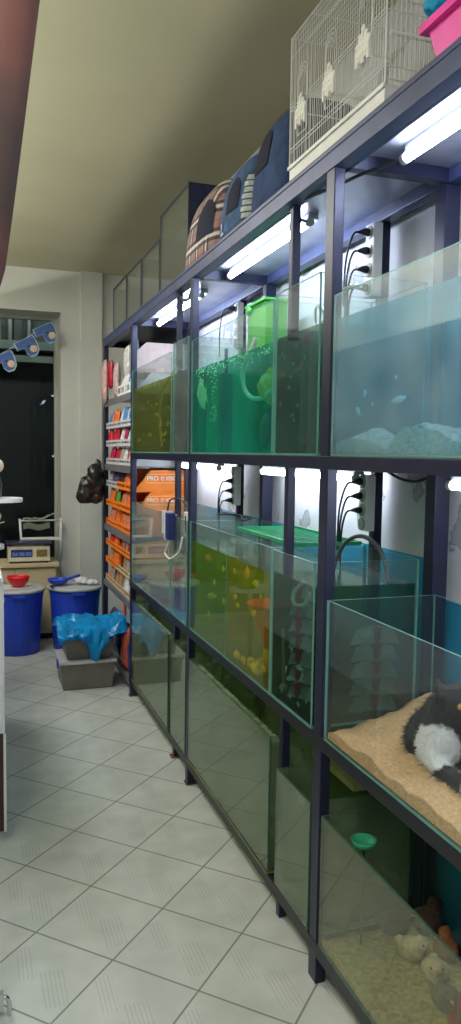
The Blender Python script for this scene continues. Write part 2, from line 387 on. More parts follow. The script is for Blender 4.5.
# ------------------------------------------------------------------ fluorescent tubes
E_tube = emission('lit tube', (.70, .79, 1.0), 66.0)
E_tube2 = emission('lit tube under the middle tier', (.80, .86, 1.0), 42.0)
M_batten = mat('tube batten', (.6, .62, .66), .4)
def fixture(label, x, y0, y1, zt, zboard, e):
    t = thing('tube_light', label, 'light', (x, (y0+y1)/2, zboard))
    bm = BM(); box(bm, x-.004, x+.034, y0+.01, y1-.01, zt+.012, zboard); obj('batten', bm, M_batten, t, bevel=.003)
    bm = BM(); tube(bm, [(x, y0+.02, zt), (x, y1-.02, zt)], .0125, 12); obj('glass_tube', bm, e, t, 'glowing white tube')
    for ya, yb in ((y0, y0+.02), (y1-.02, y1)):
        bm = BM(); tube(bm, [(x, ya, zt), (x, yb, zt)], .0145, 12); obj('end_cap', bm, M_white, t)
fixture('glowing white tube light under the rack top, nearest one at upper right', 1.10, .70, 1.85, 2.356, 2.392, E_tube)
fixture('glowing white tube light under the rack top above the green tank', 1.10, 2.44, 3.31, 2.358, 2.392, E_tube)
fixture('short glowing white tube light under the rack top above the yellowish tank', 1.10, 3.74, 4.69, 2.358, 2.392, E_tube)
fixture('white tube light under the middle tier over the near sand tank', 1.26, .80, 1.82, 1.487, 1.530, E_tube2)
fixture('white tube light under the middle tier over the goldfish tank', 1.26, 2.36, 3.28, 1.487, 1.530, E_tube2)
fixture('white tube light under the middle tier beside the orange cartons', 1.26, 3.92, 4.70, 1.487, 1.530, E_tube2)

# ------------------------------------------------------------------ tanks
TX0, TX1 = X0, 1.298
def tank(label, y0, y1, z0, z1, g=G_clear, side=None, wl=None, wmat=None, wtop=None, edge=M_edge, backdrop=None, divider=None, brace=False, th=.006, bglass=None, sides_backed=False):
    t = thing('glass_tank', label, 'aquarium', ((TX0+TX1)/2, (y0+y1)/2, z0))
    side = side or g
    bm = BM(); pane(bm, TX0-(.004 if brace else 0), TX1, y0, y1, z0, z0+th); obj('bottom_pane', bm, [bglass or g, M_edge_ol if brace else edge], t)
    bm = BM(); pane(bm, TX0, TX0+th, y0, y1, z0+th, z1); obj('front_pane', bm, [g, edge], t)
    bm = BM(); pane(bm, TX1-th, TX1, y0, y1, z0+th, z1); obj('back_pane', bm, [side, edge], t)
    for ya in (y0, y1-th):
        bm = BM(); pane(bm, TX0+th, TX1-th, ya, ya+th, z0+th, z1); obj('side_pane', bm, [side, edge], t)
    if divider:
        bm = BM(); pane(bm, TX0+th, TX1-th, divider, divider+th, z0+th, z1-.03); obj('divider_pane', bm, [side, edge], t)
    if brace:
        bm = BM(); box(bm, TX0+th, TX0+.05, y0+th, y1-th, z1-.03, z1-.024); obj('rim_brace', bm, M_brace, t, 'pale green glass strip along the front rim')
    if wl:
        segs = [(y0+th+.001, y1-th-.001)] if not divider else [(y0+th+.001, divider-.001), (divider+th+.001, y1-th-.001)]
        wms = wmat if isinstance(wmat, list) else [wmat]*len(segs)
        for (ya, yb), wm in zip(segs, wms):
            bm = BM(); fs = box(bm, TX0+th+.001, TX1-th-.002, ya, yb, z0+th+.001, wl)
            fs[5].material_index = 1
            obj('water', bm, [wm, wtop], t)
    if backdrop:
        bm = BM(); box(bm, TX1+.0005, TX1+.0025, y0, y1, z0, backdrop[1])
        if sides_backed: box(bm, TX0+.075, TX1, y1+.0003, y1+.0013, z0, backdrop[1])
        obj('backdrop', bm, backdrop[0], t)
    return t
M_brace = glass('pale green rim strip', (.75, .85, .72), .35, (.55, .68, .50))
W_top = water('water surface', (.85, .93, .9), (.62, .70, .68), .30, True)
W_topg = water('green water surface', (.75, .9, .85), (.35, .62, .52), .25, True)
W_clear = water('slightly milky blue water', (.46, .82, .90), (.05, .52, .66), .30, nscale=4)
W_grey = water('dim grey green water', (.46, .54, .54), (.20, .25, .25), .34)
W_green = water('emerald water', (.40, .90, .72), (.02, .46, .36), .28, nscale=3)
W_yel = water('yellow green murk', (.52, .55, .22), (.34, .33, .06), .28, nscale=4)
W_lgreen = water('algae green water', (.58, .70, .28), (.32, .50, .05), .27, nscale=3)
W_lyel = water('yellow algae water', (.72, .66, .16), (.66, .68, .03), .24, nscale=3)
W_dk = water('dark teal water', (.42, .60, .50), (.06, .15, .11), .24, nscale=4)
M_teal = mat('teal backing sheet', (.02, .33, .48), .5, var=.2, scale=5)
M_emer = mat('emerald backing sheet', (.012, .46, .34), .5, var=.1, scale=5)
M_darkback = mat('dark backing', (.02, .03, .03), .6)

tank('large hazy glass tank with a hump of gravel on the upper tier, nearest the camera', .70, 1.924, 1.563, 2.002, G_hazy, G_clear, 1.935, W_clear, W_top, backdrop=(M_teal, 1.985))
tank('narrow grey green tank of tiny fish on the upper tier left of the thick post', 2.018, 2.355, 1.563, 2.085, G_clear, None, 1.942, W_grey, W_top)
tank('wide emerald green tank with a hose loop on the upper tier', 2.372, 3.366, 1.563, 2.070, G_clear, None, 1.938, W_green, W_topg, backdrop=(M_emer, 1.945), sides_backed=True)
tank('narrow dark tank squeezed left of the emerald tank on the upper tier', 3.414, 3.700, 1.563, 2.100, G_milk, None, 1.955, W_grey, W_top)
tank('yellow green murky tank at the far end of the upper tier', 3.742, 4.730, 1.563, 2.067, G_clear, None, 1.952, W_yel, W_top)
tank('open glass pen with sand and a kitten on the middle tier', .70, 1.922, .753, 1.157, G_dusty, G_clear)
tank('narrow tank with red and white ornaments on the middle tier left of the thick post', 2.015, 2.346, .753, 1.250, G_clear, None, 1.176, W_dk, W_top, edge=M_edge)
tank('long algae green goldfish tank with a divider on the middle tier', 2.354, 3.362, .753, 1.254, G_clear, None, 1.166, [W_lyel, W_lgreen], W_top, divider=2.84)
tank('narrow empty glass tank behind the bluish power box on the middle tier', 3.414, 3.698, .753, 1.250, G_milk, None)
tank('empty glass tank mirroring the blue drums at the far end of the middle tier', 3.742, 4.706, .753, 1.255, G_milk, None, backdrop=(M_darkback, 1.15))
tank('floor level glass pen with litter and chicks, nearest the camera', .70, 1.926, .129, .527, G_lowd, G_clear, edge=M_edge_dk)
tank('narrow grey glass tank on the bottom tier left of the thick post', 2.004, 2.270, .129, .528, G_low, G_low, edge=M_edge_dk)
tank('wide green tinted glass tank on the bottom tier', 2.335, 3.352, .129, .612, G_low, G_low, edge=M_edge_dk, brace=True)
tank('narrow dim glass tank between the two wide ones on the bottom tier', 3.414, 3.690, .129, .620, G_low, G_low, edge=M_edge_dk)
tank('wide dark glass tank mirroring the storage boxes at the far end of the bottom tier', 3.755, 4.692, .129, .634, G_low, G_low, edge=M_edge_dk, brace=True)

# ------------------------------------------------------------------ fish
def fish_mesh(name, L, H, T, m, disc=False):
    bm = BM(); n = 9; seg = 8; rings = []
    for i in range(n):
        s = i/(n-1); y = (s-.5)*L*.78
        h = H*.5*(math.sin(PI*min(1, s*.93+.07))**(.55 if disc else .8))+.02*L; w = T*.5*(math.sin(PI*min(1, s*.9+.1))**.8)+.01*L
        rings.append([bm.verts.new((w*math.cos(2*PI*k/seg), y, h*math.sin(2*PI*k/seg))) for k in range(seg)])
    for A, B in zip(rings, rings[1:]):
        for k in range(seg): bm.faces.new((A[k], A[(k+1) % seg], B[(k+1) % seg], B[k])).smooth = True
    bm.faces.new(rings[0]); bm.faces.new(rings[-1])
    def fin(pts, w=.0012):
        a = [bm.verts.new((-w, p[0]*L, p[1]*H)) for p in pts]; b = [bm.verts.new((w, p[0]*L, p[1]*H)) for p in pts]; k = len(pts)
        bm.faces.new(a); bm.faces.new(b[::-1])
        for i in range(k): bm.faces.new((a[i], a[(i+1) % k], b[(i+1) % k], b[i]))
    fin([(-.36, .08), (-.52, .42), (-.46, 0), (-.52, -.42), (-.36, -.08)])
    fin([(-.22, .30), (-.28, .62), (.05, .66), (.18, .42)])
    fin([(-.20, -.30), (-.26, -.58), (.0, -.56), (.08, -.42)])
    return finish(bm, name, m)
def put_fish(me, name, pts, label, group, cat='fish', x=.985, head=None, tilt=None, sc=1):
    first = None
    for i, p in enumerate(pts):
        y, z = p[-2:]; xx = p[0] if len(p) == 3 else x
        if first is None: o = bpy.data.objects.new(name, me); first = o
        else: o = first.copy()
        COL.objects.link(o); o.location = (xx, y, z)
        a = random.uniform(-.7, .7)+(PI if random.random() < .4 else 0) if head is None else head
        o.rotation_euler = (random.uniform(-.5, .5) if tilt is None else tilt, 0, a); k = sc*random.uniform(.75, 1.2) if len(pts) > 1 else sc; o.scale = (k, k, k)
        tagit(o, label, cat, group if len(pts) > 1 else None)
F_sil = mat('silver fish skin', (.75, .80, .80), .25, .2, var=.1); F_pink = mat('pink fish skin', (.75, .20, .28), .35); F_pale = mat('pale yellow fish skin', (.80, .74, .45), .35)
F_or = mat('orange fish skin', (.90, .32, .04), .35); F_yel = mat('brown gold fish skin', (.62, .46, .10), .4, var=.5, scale=60); F_blk = mat('blue black fish skin', (.015, .025, .06), .35, var=.6, scale=50); F_dim = mat('grey fish skin', (.05, .06, .06), .5)
U2p = [(2.326, 1.909), (2.215, 1.898), (2.317, 1.879), (2.345, 1.892), (2.251, 1.852), (2.196, 1.831), (2.161, 1.861), (2.265, 1.813), (2.275, 1.778), (2.335, 1.824), (2.342, 1.732), (2.205, 1.718), (2.242, 1.691), (2.233, 1.672)]
put_fish(fish_mesh('silver_fish', .028, .010, .006, F_sil), 'silver_fish', U2p, 'tiny silver fish swimming in the narrow grey green tank', 'silver fish in the narrow upper tank', x=.963)
put_fish(fish_mesh('pink_fish', .030, .013, .007, F_pink), 'pink_fish', [(2.157, 1.928), (2.149, 1.905), (2.154, 1.604), (2.19, 1.843)], 'small pink fish among the silver ones in the narrow grey green tank', 'pink fish in the narrow upper tank', x=.963)
put_fish(fish_mesh('discus_fish', .15, .105, .03, F_yel, True), 'discus_fish', [(2.50, 1.80)], 'round brownish gold fish by the hose loop in the emerald tank', None, x=.985, head=.5, tilt=.1)
put_fish(fish_mesh('dark_fish', .085, .12, .025, F_blk, True), 'dark_fish', [(2.53, 1.655)], 'blue black fish low in the right part of the emerald tank', None, x=.985, head=.4, tilt=.2)
put_fish(fish_mesh('angel_fish', .05, .11, .012, F_pale, True), 'angel_fish', [(3.27, 1.823)], 'pale upright fish at the left end of the emerald tank', None, x=.965, head=1.0, tilt=-.1)
U5p = [(random.uniform(3.82, 4.64), random.uniform(1.60, 1.86)) for _ in range(18)]
put_fish(fish_mesh('minnow', .04, .013, .007, F_pale), 'minnow', U5p, 'tiny pale fish in the murky yellow green tank', 'tiny fish in the yellow green tank', x=.962)
put_fish(fish_mesh('grey_fish', .06, .035, .012, F_dim), 'grey_fish', [(3.64, 1.851), (3.62, 1.727), (3.60, 1.643)], 'dark blurred fish in the narrow dark tank left of the emerald one', 'dark fish in the narrow dark tank', x=.963)
put_fish(fish_mesh('silver_minnow', .032, .012, .006, F_sil), 'silver_minnow', [(2.207, .94), (2.15, .9), (2.118, .881), (2.226, .843), (2.213, .79), (2.151, .784), (2.281, .787), (2.25, .87), (2.09, .81)], 'tiny silver fish low in the tank with red and white ornaments', 'silver fish in the ornament tank', x=.962)
put_fish(fish_mesh('goldfish', .075, .042, .02, F_or), 'goldfish', [(2.66, 1.12)], 'plump orange goldfish near the surface of the algae green tank', None, x=.97, head=2.7, tilt=0)
put_fish(fish_mesh('small_goldfish', .05, .03, .014, F_or), 'small_goldfish', [(3.16, 1.109)], 'small orange goldfish left of the divider in the algae green tank', None, x=.97, head=.5, tilt=.4)
put_fish(fish_mesh('yellow_fish', .045, .02, .01, F_pale), 'yellow_fish', [(3.09, .955), (3.12, .875), (3.05, 1.02), (2.93, 1.096), (2.92, .964), (2.79, 1.108), (2.74, .981), (2.77, 1.01), (2.558, 1.099), (2.573, .986), (2.50, 1.06)], 'small pale yellow fish swimming in the algae green tank', 'yellow fish in the algae green tank', x=.965)
put_fish(fish_mesh('catfish', .06, .026, .018, F_pale), 'catfish', [(2.78, .778), (2.704, .778), (2.626, .780), (2.584, .782), (2.562, .776), (2.544, .80), (2.607, .80), (2.484, .80)], 'pale fish resting on the bottom of the algae green tank', 'bottom fish in the algae green tank', x=.975, tilt=0)
put_fish(fish_mesh('danio', .04, .012, .007, F_sil), 'danio', [(1.84, 1.734), (1.80, 1.701), (1.671, 1.704), (1.88, 1.69), (1.684, 1.761)], 'slim silver fish in the hazy gravel tank nearest the camera', 'silver fish in the hazy tank', x=1.0)

# ------------------------------------------------------------------ tank furniture
def loose(name, x0, x1, y0, y1, z0, hf, m, label, cat, nx=40, ny=60):
    """grid surface with a skirt: sand, gravel, litter"""
    bm = BM(); G = [[bm.verts.new((x0+(x1-x0)*i/nx, y0+(y1-y0)*j/ny, 0)) for j in range(ny+1)] for i in range(nx+1)]
    for row in G:
        for v in row: v.co.z = z0+max(.006, hf(v.co.x, v.co.y))
    for i in range(nx):
        for j in range(ny): bm.faces.new((G[i][j], G[i+1][j], G[i+1][j+1], G[i][j+1])).smooth = True
    bd = [G[i][0] for i in range(nx+1)]+[G[nx][j] for j in range(1, ny+1)]+[G[i][ny] for i in range(nx-1, -1, -1)]+[G[0][j] for j in range(ny-1, 0, -1)]
    lo = [bm.verts.new((v.co.x, v.co.y, z0)) for v in bd]; n = len(bd)
    for k in range(n): bm.faces.new((bd[k], bd[(k+1) % n], lo[(k+1) % n], lo[k]))
    bm.faces.new(lo)
    return solo(name, bm, m, label, cat, kind='stuff')
def fr(x, y, s, o=0): return noise.fractal(Vector((x*s+o, y*s, o)), 1.0, 2.0, 4)
M_sand = mat('tan sand', srgb(196, 160, 118), .95, var=.22, scale=120, bump=.4)
M_gravel = mat('pinkish gravel', srgb(236, 196, 180), .9, var=.35, scale=90, bump=.6)
M_litter = mat('sawdust litter', srgb(196, 180, 128), .95, var=.35, scale=70, bump=.5)
loose('sand_bed', .951, 1.289, .71, 1.913, .760, lambda x, y: .030+.014*fr(x, y, 14)+.055*max(0, (x-.97)/.32)+.035*math.exp(-((y-1.86)/.08)**2-((x-1.25)/.1)**2)-.012*max(0, (y-1.84)/.08), M_sand, 'bed of tan sand under the kitten in the open glass pen', 'sand')
loose('gravel_bed', .953, 1.285, .71, 1.912, 1.571, lambda x, y: .030+.03*fr(x, y, 9, 3)+.028*math.exp(-((y-1.50)/.10)**2)+.018*math.exp(-((y-1.87)/.05)**2), M_gravel, 'humps of pinkish grey gravel in the hazy upper tank', 'gravel')
loose('litter_bed', .951, 1.289, .71, 1.915, .136, lambda x, y: .018+.012*fr(x, y, 12, 5), M_litter, 'olive tan litter covering the floor of the chick pen', 'litter')

M_hose = mat('pale air hose', (.72, .80, .72), .4, var=.05, trans=.3)
def cable(name, pts, r, m, label, cat='cable', sub=6, seg=6, group=None):
    bm = BM(); tube(bm, smooth_path(pts, sub), r, seg); return solo(name, bm, m, label, cat, group)
cable('air_hose', [(.99, 2.66, 1.99), (.975, 2.69, 1.93), (.97, 2.735, 1.88), (.968, 2.72, 1.815), (.968, 2.646, 1.774), (.97, 2.554, 1.763), (.98, 2.48, 1.782), (1.0, 2.42, 1.80)], .0085, M_hose, 'pale loop of hose hanging in the emerald tank', 'hose')
M_yhose = mat('yellowish hose', (.62, .60, .16), .5, trans=.3)
cable('air_hose', [(1.0, 3.86, 2.01), (.98, 3.92, 1.95), (.97, 4.03, 1.90), (.967, 4.08, 1.80), (.967, 4.06, 1.68), (.967, 4.02, 1.60)], .007, M_yhose, 'yellowish hose standing in the murky yellow green tank', 'hose')
# filter box hanging on the emerald tank's back
M_lime = mat('lime green plastic', (.09, .46, .08), .4, var=.06, trans=.2)
t = thing('filter_box', 'lime green plastic filter box hanging over the back of the emerald tank', 'filter', (1.23, 3.2, 2.03))
bm = BM(); prism(bm, [(3.06, 2.215), (3.29, 2.215), (3.28, 2.02), (3.07, 2.02)], 'x', 1.18, 1.282); obj('tub', bm, M_lime, t, bevel=.006)
bm = BM(); box(bm, 1.17, 1.29, 3.05, 3.30, 2.215, 2.227); obj('rim', bm, M_lime, t, bevel=.003)
bm = BM(); ellipsoid(bm, (1.175, 3.25, 2.200), (.014, .03, .02)); obj('knob', bm, M_lime, t)
# duckweed and bubbles on the emerald tank's surface line
bm = BM()
for _ in range(170):
    y = random.uniform(2.40, 3.34); z = 1.936-abs(random.gauss(0, .016)); r = random.uniform(.0013, .0032)
    bmesh.ops.create_icosphere(bm, subdivisions=1, radius=r, matrix=Matrix.Translation((.955+random.uniform(0, .02), y, z)))
for _ in range(70):
    z = random.uniform(1.70, 1.93); bmesh.ops.create_icosphere(bm, subdivisions=1, radius=random.uniform(.001, .0026), matrix=Matrix.Translation((.96+random.uniform(0, .02), 3.10+random.gauss(0, .018), z)))
solo('foam_bubbles', bm, mat('pale foam', (.85, .88, .62), .3, emit=(.9, .88, .5, .35)), 'line of pale foam bubbles along the emerald tank water line', 'bubbles', kind='stuff')  # slight emission puts the sparkle into the foam itself
bm = BM()
for _ in range(90):
    bmesh.ops.create_icosphere(bm, subdivisions=1, radius=random.uniform(.0018, .004), matrix=Matrix.Translation((.955+random.uniform(0, .015), random.uniform(3.77, 4.70), 1.95-abs(random.gauss(0, .01)))))
solo('foam_bubbles', bm, mat('yellow foam', (.75, .70, .25), .4), 'line of yellowish foam along the murky tank water line', 'bubbles', kind='stuff')
# dark stripe: added column standing in for the refracted rack post
M_dkpl = mat('dark teal stripe', (.015, .06, .075), .4)
t = thing('refracted_post', 'dark upright column standing in for the refracted rack post in the emerald tank', 'filter', (1.02, 3.2, 1.571))
bm = BM(); box(bm, .985, 1.03, 3.03, 3.09, 1.571, 1.90); obj('housing', bm, M_dkpl, t, bevel=.006)
bm = BM(); tube(bm, [(1.008, 3.06, 1.90), (1.008, 3.06, 2.0)], .008, 8); obj('stripe_top', bm, M_dkpl, t)
# red funnel in the goldfish tank
M_redp = mat('red plastic', (.62, .03, .02), .35, var=.1)
bm = BM(); lathe(bm, [(.022, .835), (.030, .86), (.085, 1.0), (.092, 1.005), (.088, 1.012), (.04, .98)], 1.055, 2.625, 24)
solo('plastic_funnel', bm, M_redp, 'red plastic funnel shape standing in the algae green goldfish tank', 'funnel')
bm = BM(); lathe(bm, [(.05, .760), (.05, .79), (.028, .80), (.026, .836)], 1.055, 2.625, 20)
solo('funnel_stand', bm, mat('amber plastic', (.45, .28, .02), .4), 'amber stem under the red funnel in the goldfish tank', 'stand')
# red and white scalloped ornaments
M_shell = mat('white glazed shell', (.34, .36, .38), .5, var=.4, scale=30); M_red = mat('dull red glaze', (.42, .03, .05), .4, var=.2)
def ornament(label, cx, cy, z0, n, dz, w, ang):
    t = thing('shell_ornament', label, 'ornament', (cx, cy, z0))
    R = Matrix.Rotation(ang, 4, 'Z')
    for k in range(n):
        z = z0+k*dz; bm = BM(); nu, nv = 14, 7; G = []
        for i in range(nu+1):
            u = -1+2*i/nu; row = []
            for j in range(nv+1):
                s = j/nv
                p = Vector((u*w*(1-.25*s), -.022*math.cos(u*1.4)*(1-s)-.006*abs(math.sin(u*9)), dz*(.9*s-.25*abs(u)**1.6+.2)))
                p = R @ p; row.append(bm.verts.new((cx+p.x, cy+p.y, z+max(0, p.z))))
            G.append(row)
        for i in range(nu):
            for j in range(nv): bm.faces.new((G[i][j], G[i+1][j], G[i+1][j+1], G[i][j+1])).smooth = True
        obj('shell', bm, M_shell, t)
        bm = BM(); p = R @ Vector((0, -.024, 0)); ellipsoid(bm, (cx+p.x, cy+p.y, z+dz*.62), (.012, .008, dz*.42), 10, 8); ellipsoid(bm, (cx+p.x, cy+p.y, z+dz*1.0), (.022, .006, dz*.14), 10, 6); obj('red_middle', bm, M_red, t, 'dull red centre of the shell')
    bm = BM(); p = R @ Vector((0, .012, 0)); box(bm, cx+p.x-.010, cx+p.x+.010, cy+p.y-.010, cy+p.y+.010, z0-.0, z0+n*dz); obj('spine', bm, M_black, t)
ornament('column of white scalloped shells with red middles behind the ornament tank front', 1.02, 2.255, .761, 7, .055, .052, -1.0)
ornament('wider shell column standing in for the refracted view through the sand pen end', 1.19, 2.085, .761, 5, .054, .082, -.15)  # second column built for the refracted image of the first
bm = BM(); tube(bm, [(.975, 2.30, .80), (.975, 2.315, .985)], .006, 8); ellipsoid(bm, (.975, 2.30, .79), (.014, .014, .016)); solo('air_stone', bm, mat('dull green tube', (.30, .34, .22), .5), 'upright dull stick with dark foot in the ornament tank', 'air stone')
bm = BM(); tube(bm, smooth_path([(.99, 2.19, 1.165), (.975, 2.23, 1.12), (.97, 2.21, 1.09), (.975, 2.15, 1.10), (.985, 2.13, 1.14)]), .006, 8); solo('hose_loop', bm, M_hose, 'small pale hose loop at the top of the ornament tank', 'hose')

bm = BM(); box(bm, 1.3605, 1.364, 2.03, 2.75, 1.566, 2.06); solo('backing_sheet', bm, M_teal, 'teal sheet against the wall behind the narrow grey green tank', 'sheet')
# green mesh cover on the goldfish tank
M_gmesh = mat('green mesh plastic', (.02, .30, .12), .5, var=.2)
bm = BM()
a0, b0, a1, b1 = 1.03, 2.354, 1.275, 2.93
for k in range(9): x = a0+(a1-a0)*k/8; box(bm, x-.002, x+.002, b0, b1, 1.2545, 1.2585)
for k in range(15): y = b0+(b1-b0)*k/14; box(bm, a0, a1, y-.002, y+.002, 1.2585, 1.2615)
box(bm, a0-.008, a0, b0, b1, 1.2545, 1.268); box(bm, a1, a1+.008, b0, b1, 1.2545, 1.268); box(bm, a0, a1, b0-.006, b0, 1.2545, 1.268); box(bm, a0, a1, b1, b1+.006, 1.2545, 1.268)
solo('mesh_cover', bm, M_gmesh, 'bright green plastic mesh tray lying across the goldfish tank', 'cover')
bm = BM(); box(bm, 1.10, 1.19, 2.03, 2.33, .531, .552); solo('wooden_plank', bm, mat('pale plank', srgb(150, 150, 96), .7, var=.2, scale=8), 'pale plank lying across the narrow bottom tank', 'plank', bevel=.003)

# ------------------------------------------------------------------ kitten
CT = Vector((1.08, 1.60, .80))
bm = BM()
Rz = lambda a: Matrix.Rotation(a, 4, 'Z')
ellipsoid(bm, (1.205, 1.655, .885), (.085, .085, .088)); ellipsoid(bm, (1.140, 1.610, .885), (.075, .070, .090))      # rump, ribs
ellipsoid(bm, (1.080, 1.560, .870), (.058, .056, .074))                                                             # chest
ellipsoid(bm, (1.092, 1.555, .935), (.046, .044, .046))                                                             # neck
ellipsoid(bm, (1.100, 1.535, .970), (.050, .049, .044)); ellipsoid(bm, (1.112, 1.488, .956), (.025, .024, .020))      # head, muzzle
for s in (-1, 1):
    tube(bm, [(1.100+s*.038, 1.530, .990), (1.100+s*.043, 1.536, 1.010), (1.100+s*.047, 1.538, 1.036)], [.022, .015, .003], 8)   # ears
    tube(bm, [(1.085+s*.036, 1.56, .86), (1.09+s*.042, 1.51, .824), (1.10+s*.045, 1.44, .816), (1.108+s*.045, 1.39, .814)], [.032, .025, .019, .021], 10)
tube(bm, [(1.15, 1.70, .86), (1.10, 1.69, .835), (1.06, 1.64, .822)], [.050, .038, .022], 10)
tube(bm, [(1.26, 1.60, .86), (1.24, 1.53, .835), (1.20, 1.50, .820)], [.048, .036, .022], 10)
tube(bm, smooth_path([(1.26, 1.70, .86), (1.265, 1.62, .84), (1.255, 1.54, .83), (1.22, 1.47, .826)]), .017, 10)
bk = remesh(bm, .0065, 4, .004, 60)
def kitten_mat():
    m = bpy.data.materials.new('black and white fur'); t = nt(m); out = N(t, 'OutputMaterial'); b = N(t, 'BsdfPrincipled'); L = t.links.new
    geo = N(t, 'NewGeometry'); nz = N(t, 'TexNoise'); nz.inputs['Scale'].default_value = 45; L(geo.outputs['Position'], nz.inputs['Vector'])
    acc = None
    for c, r in (((1.052, 1.535, .862), .058), ((1.114, 1.466, .950), .026), ((1.063, 1.39, .815), .032), ((1.153, 1.385, .815), .032)):
        d = N(t, 'VectorMath', operation='DISTANCE'); L(geo.outputs['Position'], d.inputs[0]); d.inputs[1].default_value = c
        s = N(t, 'Math', operation='MULTIPLY_ADD'); L(nz.outputs[0], s.inputs[0]); s.inputs[1].default_value = .03; L(d.outputs['Value'], s.inputs[2])
        q = N(t, 'MapRange'); L(s.outputs[0], q.inputs[0]); q.inputs[1].default_value = r+.011; q.inputs[2].default_value = r+.020; q.inputs[3].default_value = 1; q.inputs[4].default_value = 0
        if acc is None: acc = q.outputs[0]
        else:
            mxn = N(t, 'Math', operation='MAXIMUM'); L(acc, mxn.inputs[0]); L(q.outputs[0], mxn.inputs[1]); acc = mxn.outputs[0]
    mx = N(t, 'MixRGB'); L(acc, mx.inputs[0]); mx.inputs[1].default_value = (.008, .008, .010, 1); mx.inputs[2].default_value = (.66, .67, .68, 1)
    L(mx.outputs[0], b.inputs['Base Color']); b.inputs['Roughness'].default_value = .75; L(b.outputs[0], out.inputs[0]); return m
M_kit = kitten_mat()
kit = thing('kitten', 'black long haired kitten with a white chest lying on the sand', 'cat', (1.08, 1.6, .80))
# fur tufts scattered over the skin
bf = BM(); bk.normal_update()
fl = [f for f in bk.faces]
for f in random.sample(fl, min(len(fl), 4200)):
    c = f.calc_center_median(); n = f.normal
    if (c-Vector((1.112, 1.478, .955))).length < .022: continue
    d = (n*.6+Vector((0, .55, -.35))+Vector((random.gauss(0, .3), random.gauss(0, .3), random.gauss(0, .3)))).normalized()
    l = random.uniform(.010, .022); sd = d.cross(n)
    if sd.length < .01: continue
    sd = sd.normalized()*.0011
    bf.faces.new((bf.verts.new(c+sd), bf.verts.new(c-sd), bf.verts.new(c+d*l)))
obj('body', bk, M_kit, kit); obj('fur', bf, M_kit, kit)
M_eye = mat('amber eye', (.45, .30, .02), .1); M_nose = mat('pink nose', (.45, .18, .18), .4)
for s in (-1, 1):
    bm = BM(); ellipsoid(bm, (1.104+s*.020, 1.490, .977), (.007, .005, .008), 10, 8); obj('eye', bm, M_eye, kit)
bm = BM(); ellipsoid(bm, (1.113, 1.4635, .960), (.005, .003, .0035), 10, 8); obj('nose', bm, M_nose, kit)
t = thing('food_bowl', 'bright blue bowl of brown feed beside the kitten at the right edge', 'bowl', (1.215, 1.40, .80))
bm = BM(); lathe(bm, [(.050, .815), (.060, .83), (.066, .875), (.062, .875), (.052, .84)], 1.215, 1.385, 28); obj('dish', bm, mat('sky blue plastic', (.02, .42, .75), .35), t)
bm = BM(); lathe(bm, [(.052, .84), (.057, .862), (.03, .872), (.001, .876)], 1.215, 1.385, 20); obj('feed', bm, mat('brown feed', (.35, .20, .07), .9, var=.5, scale=160, bump=.5), t)

# ------------------------------------------------------------------ chicks
def chick(label, x, y, z, a, m, s=1.0, group=None):
    bm = BM()
    ellipsoid(bm, (0, 0, .038), (.032, .040, .034)); ellipsoid(bm, (0, -.030, .066), (.021, .022, .021)); ellipsoid(bm, (0, .038, .048), (.014, .018, .012))
    for q in (-1, 1): ellipsoid(bm, (q*.027, .006, .040), (.011, .028, .018))
    b = remesh(bm, .0045, 3, .003, 90)
    o = thing('chick', label, 'chick', (x, y, z), group)
    def add(nm, bb, mm): q = obj(nm, bb, mm); q.parent = o
    add('body', b, m)
    bm = BM(); tube(bm, [(0, -.048, .066), (0, -.060, .062)], [.006, .001], 6); add('beak', bm, F_or)
    for q in (-1, 1):
        bm = BM(); ellipsoid(bm, (q*.016, -.042, .071), (.003, .003, .003), 8, 6); add('eye', bm, M_black)
        bm = BM(); tube(bm, [(q*.014, -.004, .02), (q*.014, -.006, .003)], .003, 6); box(bm, q*.014-.006, q*.014+.006, -.022, .004, 0, .003); add('leg', bm, F_or)
    o.rotation_euler = (0, 0, a); o.scale = (s, s, s)
M_cream = mat('cream down', (.72, .60, .44), .95, var=.15, scale=90, bump=.5); M_brown = mat('rusty brown down', (.26, .10, .04), .95, var=.3, scale=90, bump=.5); M_dkd = mat('dark brown down', (.05, .03, .02), .95, var=.3, scale=90, bump=.5); M_greyd = mat('grey brown down', (.19, .15, .12), .95, var=.4, scale=90, bump=.5)
chick('cream fluffy chick in the floor pen, left of the two pale ones', 1.155, 1.765, .152, .6, M_cream, .95)
chick('cream fluffy chick in the floor pen, right of the two pale ones', 1.165, 1.665, .152, -.5, M_cream, .95)
chick('rusty brown chick behind the pale chicks in the floor pen', 1.245, 1.735, .152, 2.6, M_brown, .95)
chick('dark brown chick at the far back corner of the floor pen', 1.16, 1.875, .152, 1.2, M_dkd, 1.05)
chick('grey brown chick in the floor pen beside the red drinker', 1.13, 1.565, .152, -.3, M_greyd, .95)
chick('blackish chick against the back glass of the floor pen', 1.262, 1.85, .152, 2.0, M_dkd, 1.2)
t = thing('chick_drinker', 'red plastic chick drinker at the right edge of the floor pen', 'drinker', (1.16, 1.48, .152))
bm = BM(); lathe(bm, [(.055, .155), (.058, .175), (.050, .175), (.040, .165)], 1.155, 1.49, 24); obj('dish', bm, M_redp, t)
bm = BM(); lathe(bm, [(.036, .165), (.038, .225), (.030, .245), (.001, .25)], 1.155, 1.49, 24); obj('bottle', bm, mat('red translucent bottle', (.55, .03, .06), .3, trans=.3), t)
t = thing('feeder_stand', 'mint green round feeder dish on a thin stem inside the floor pen', 'feeder', (1.05, 1.86, .152))
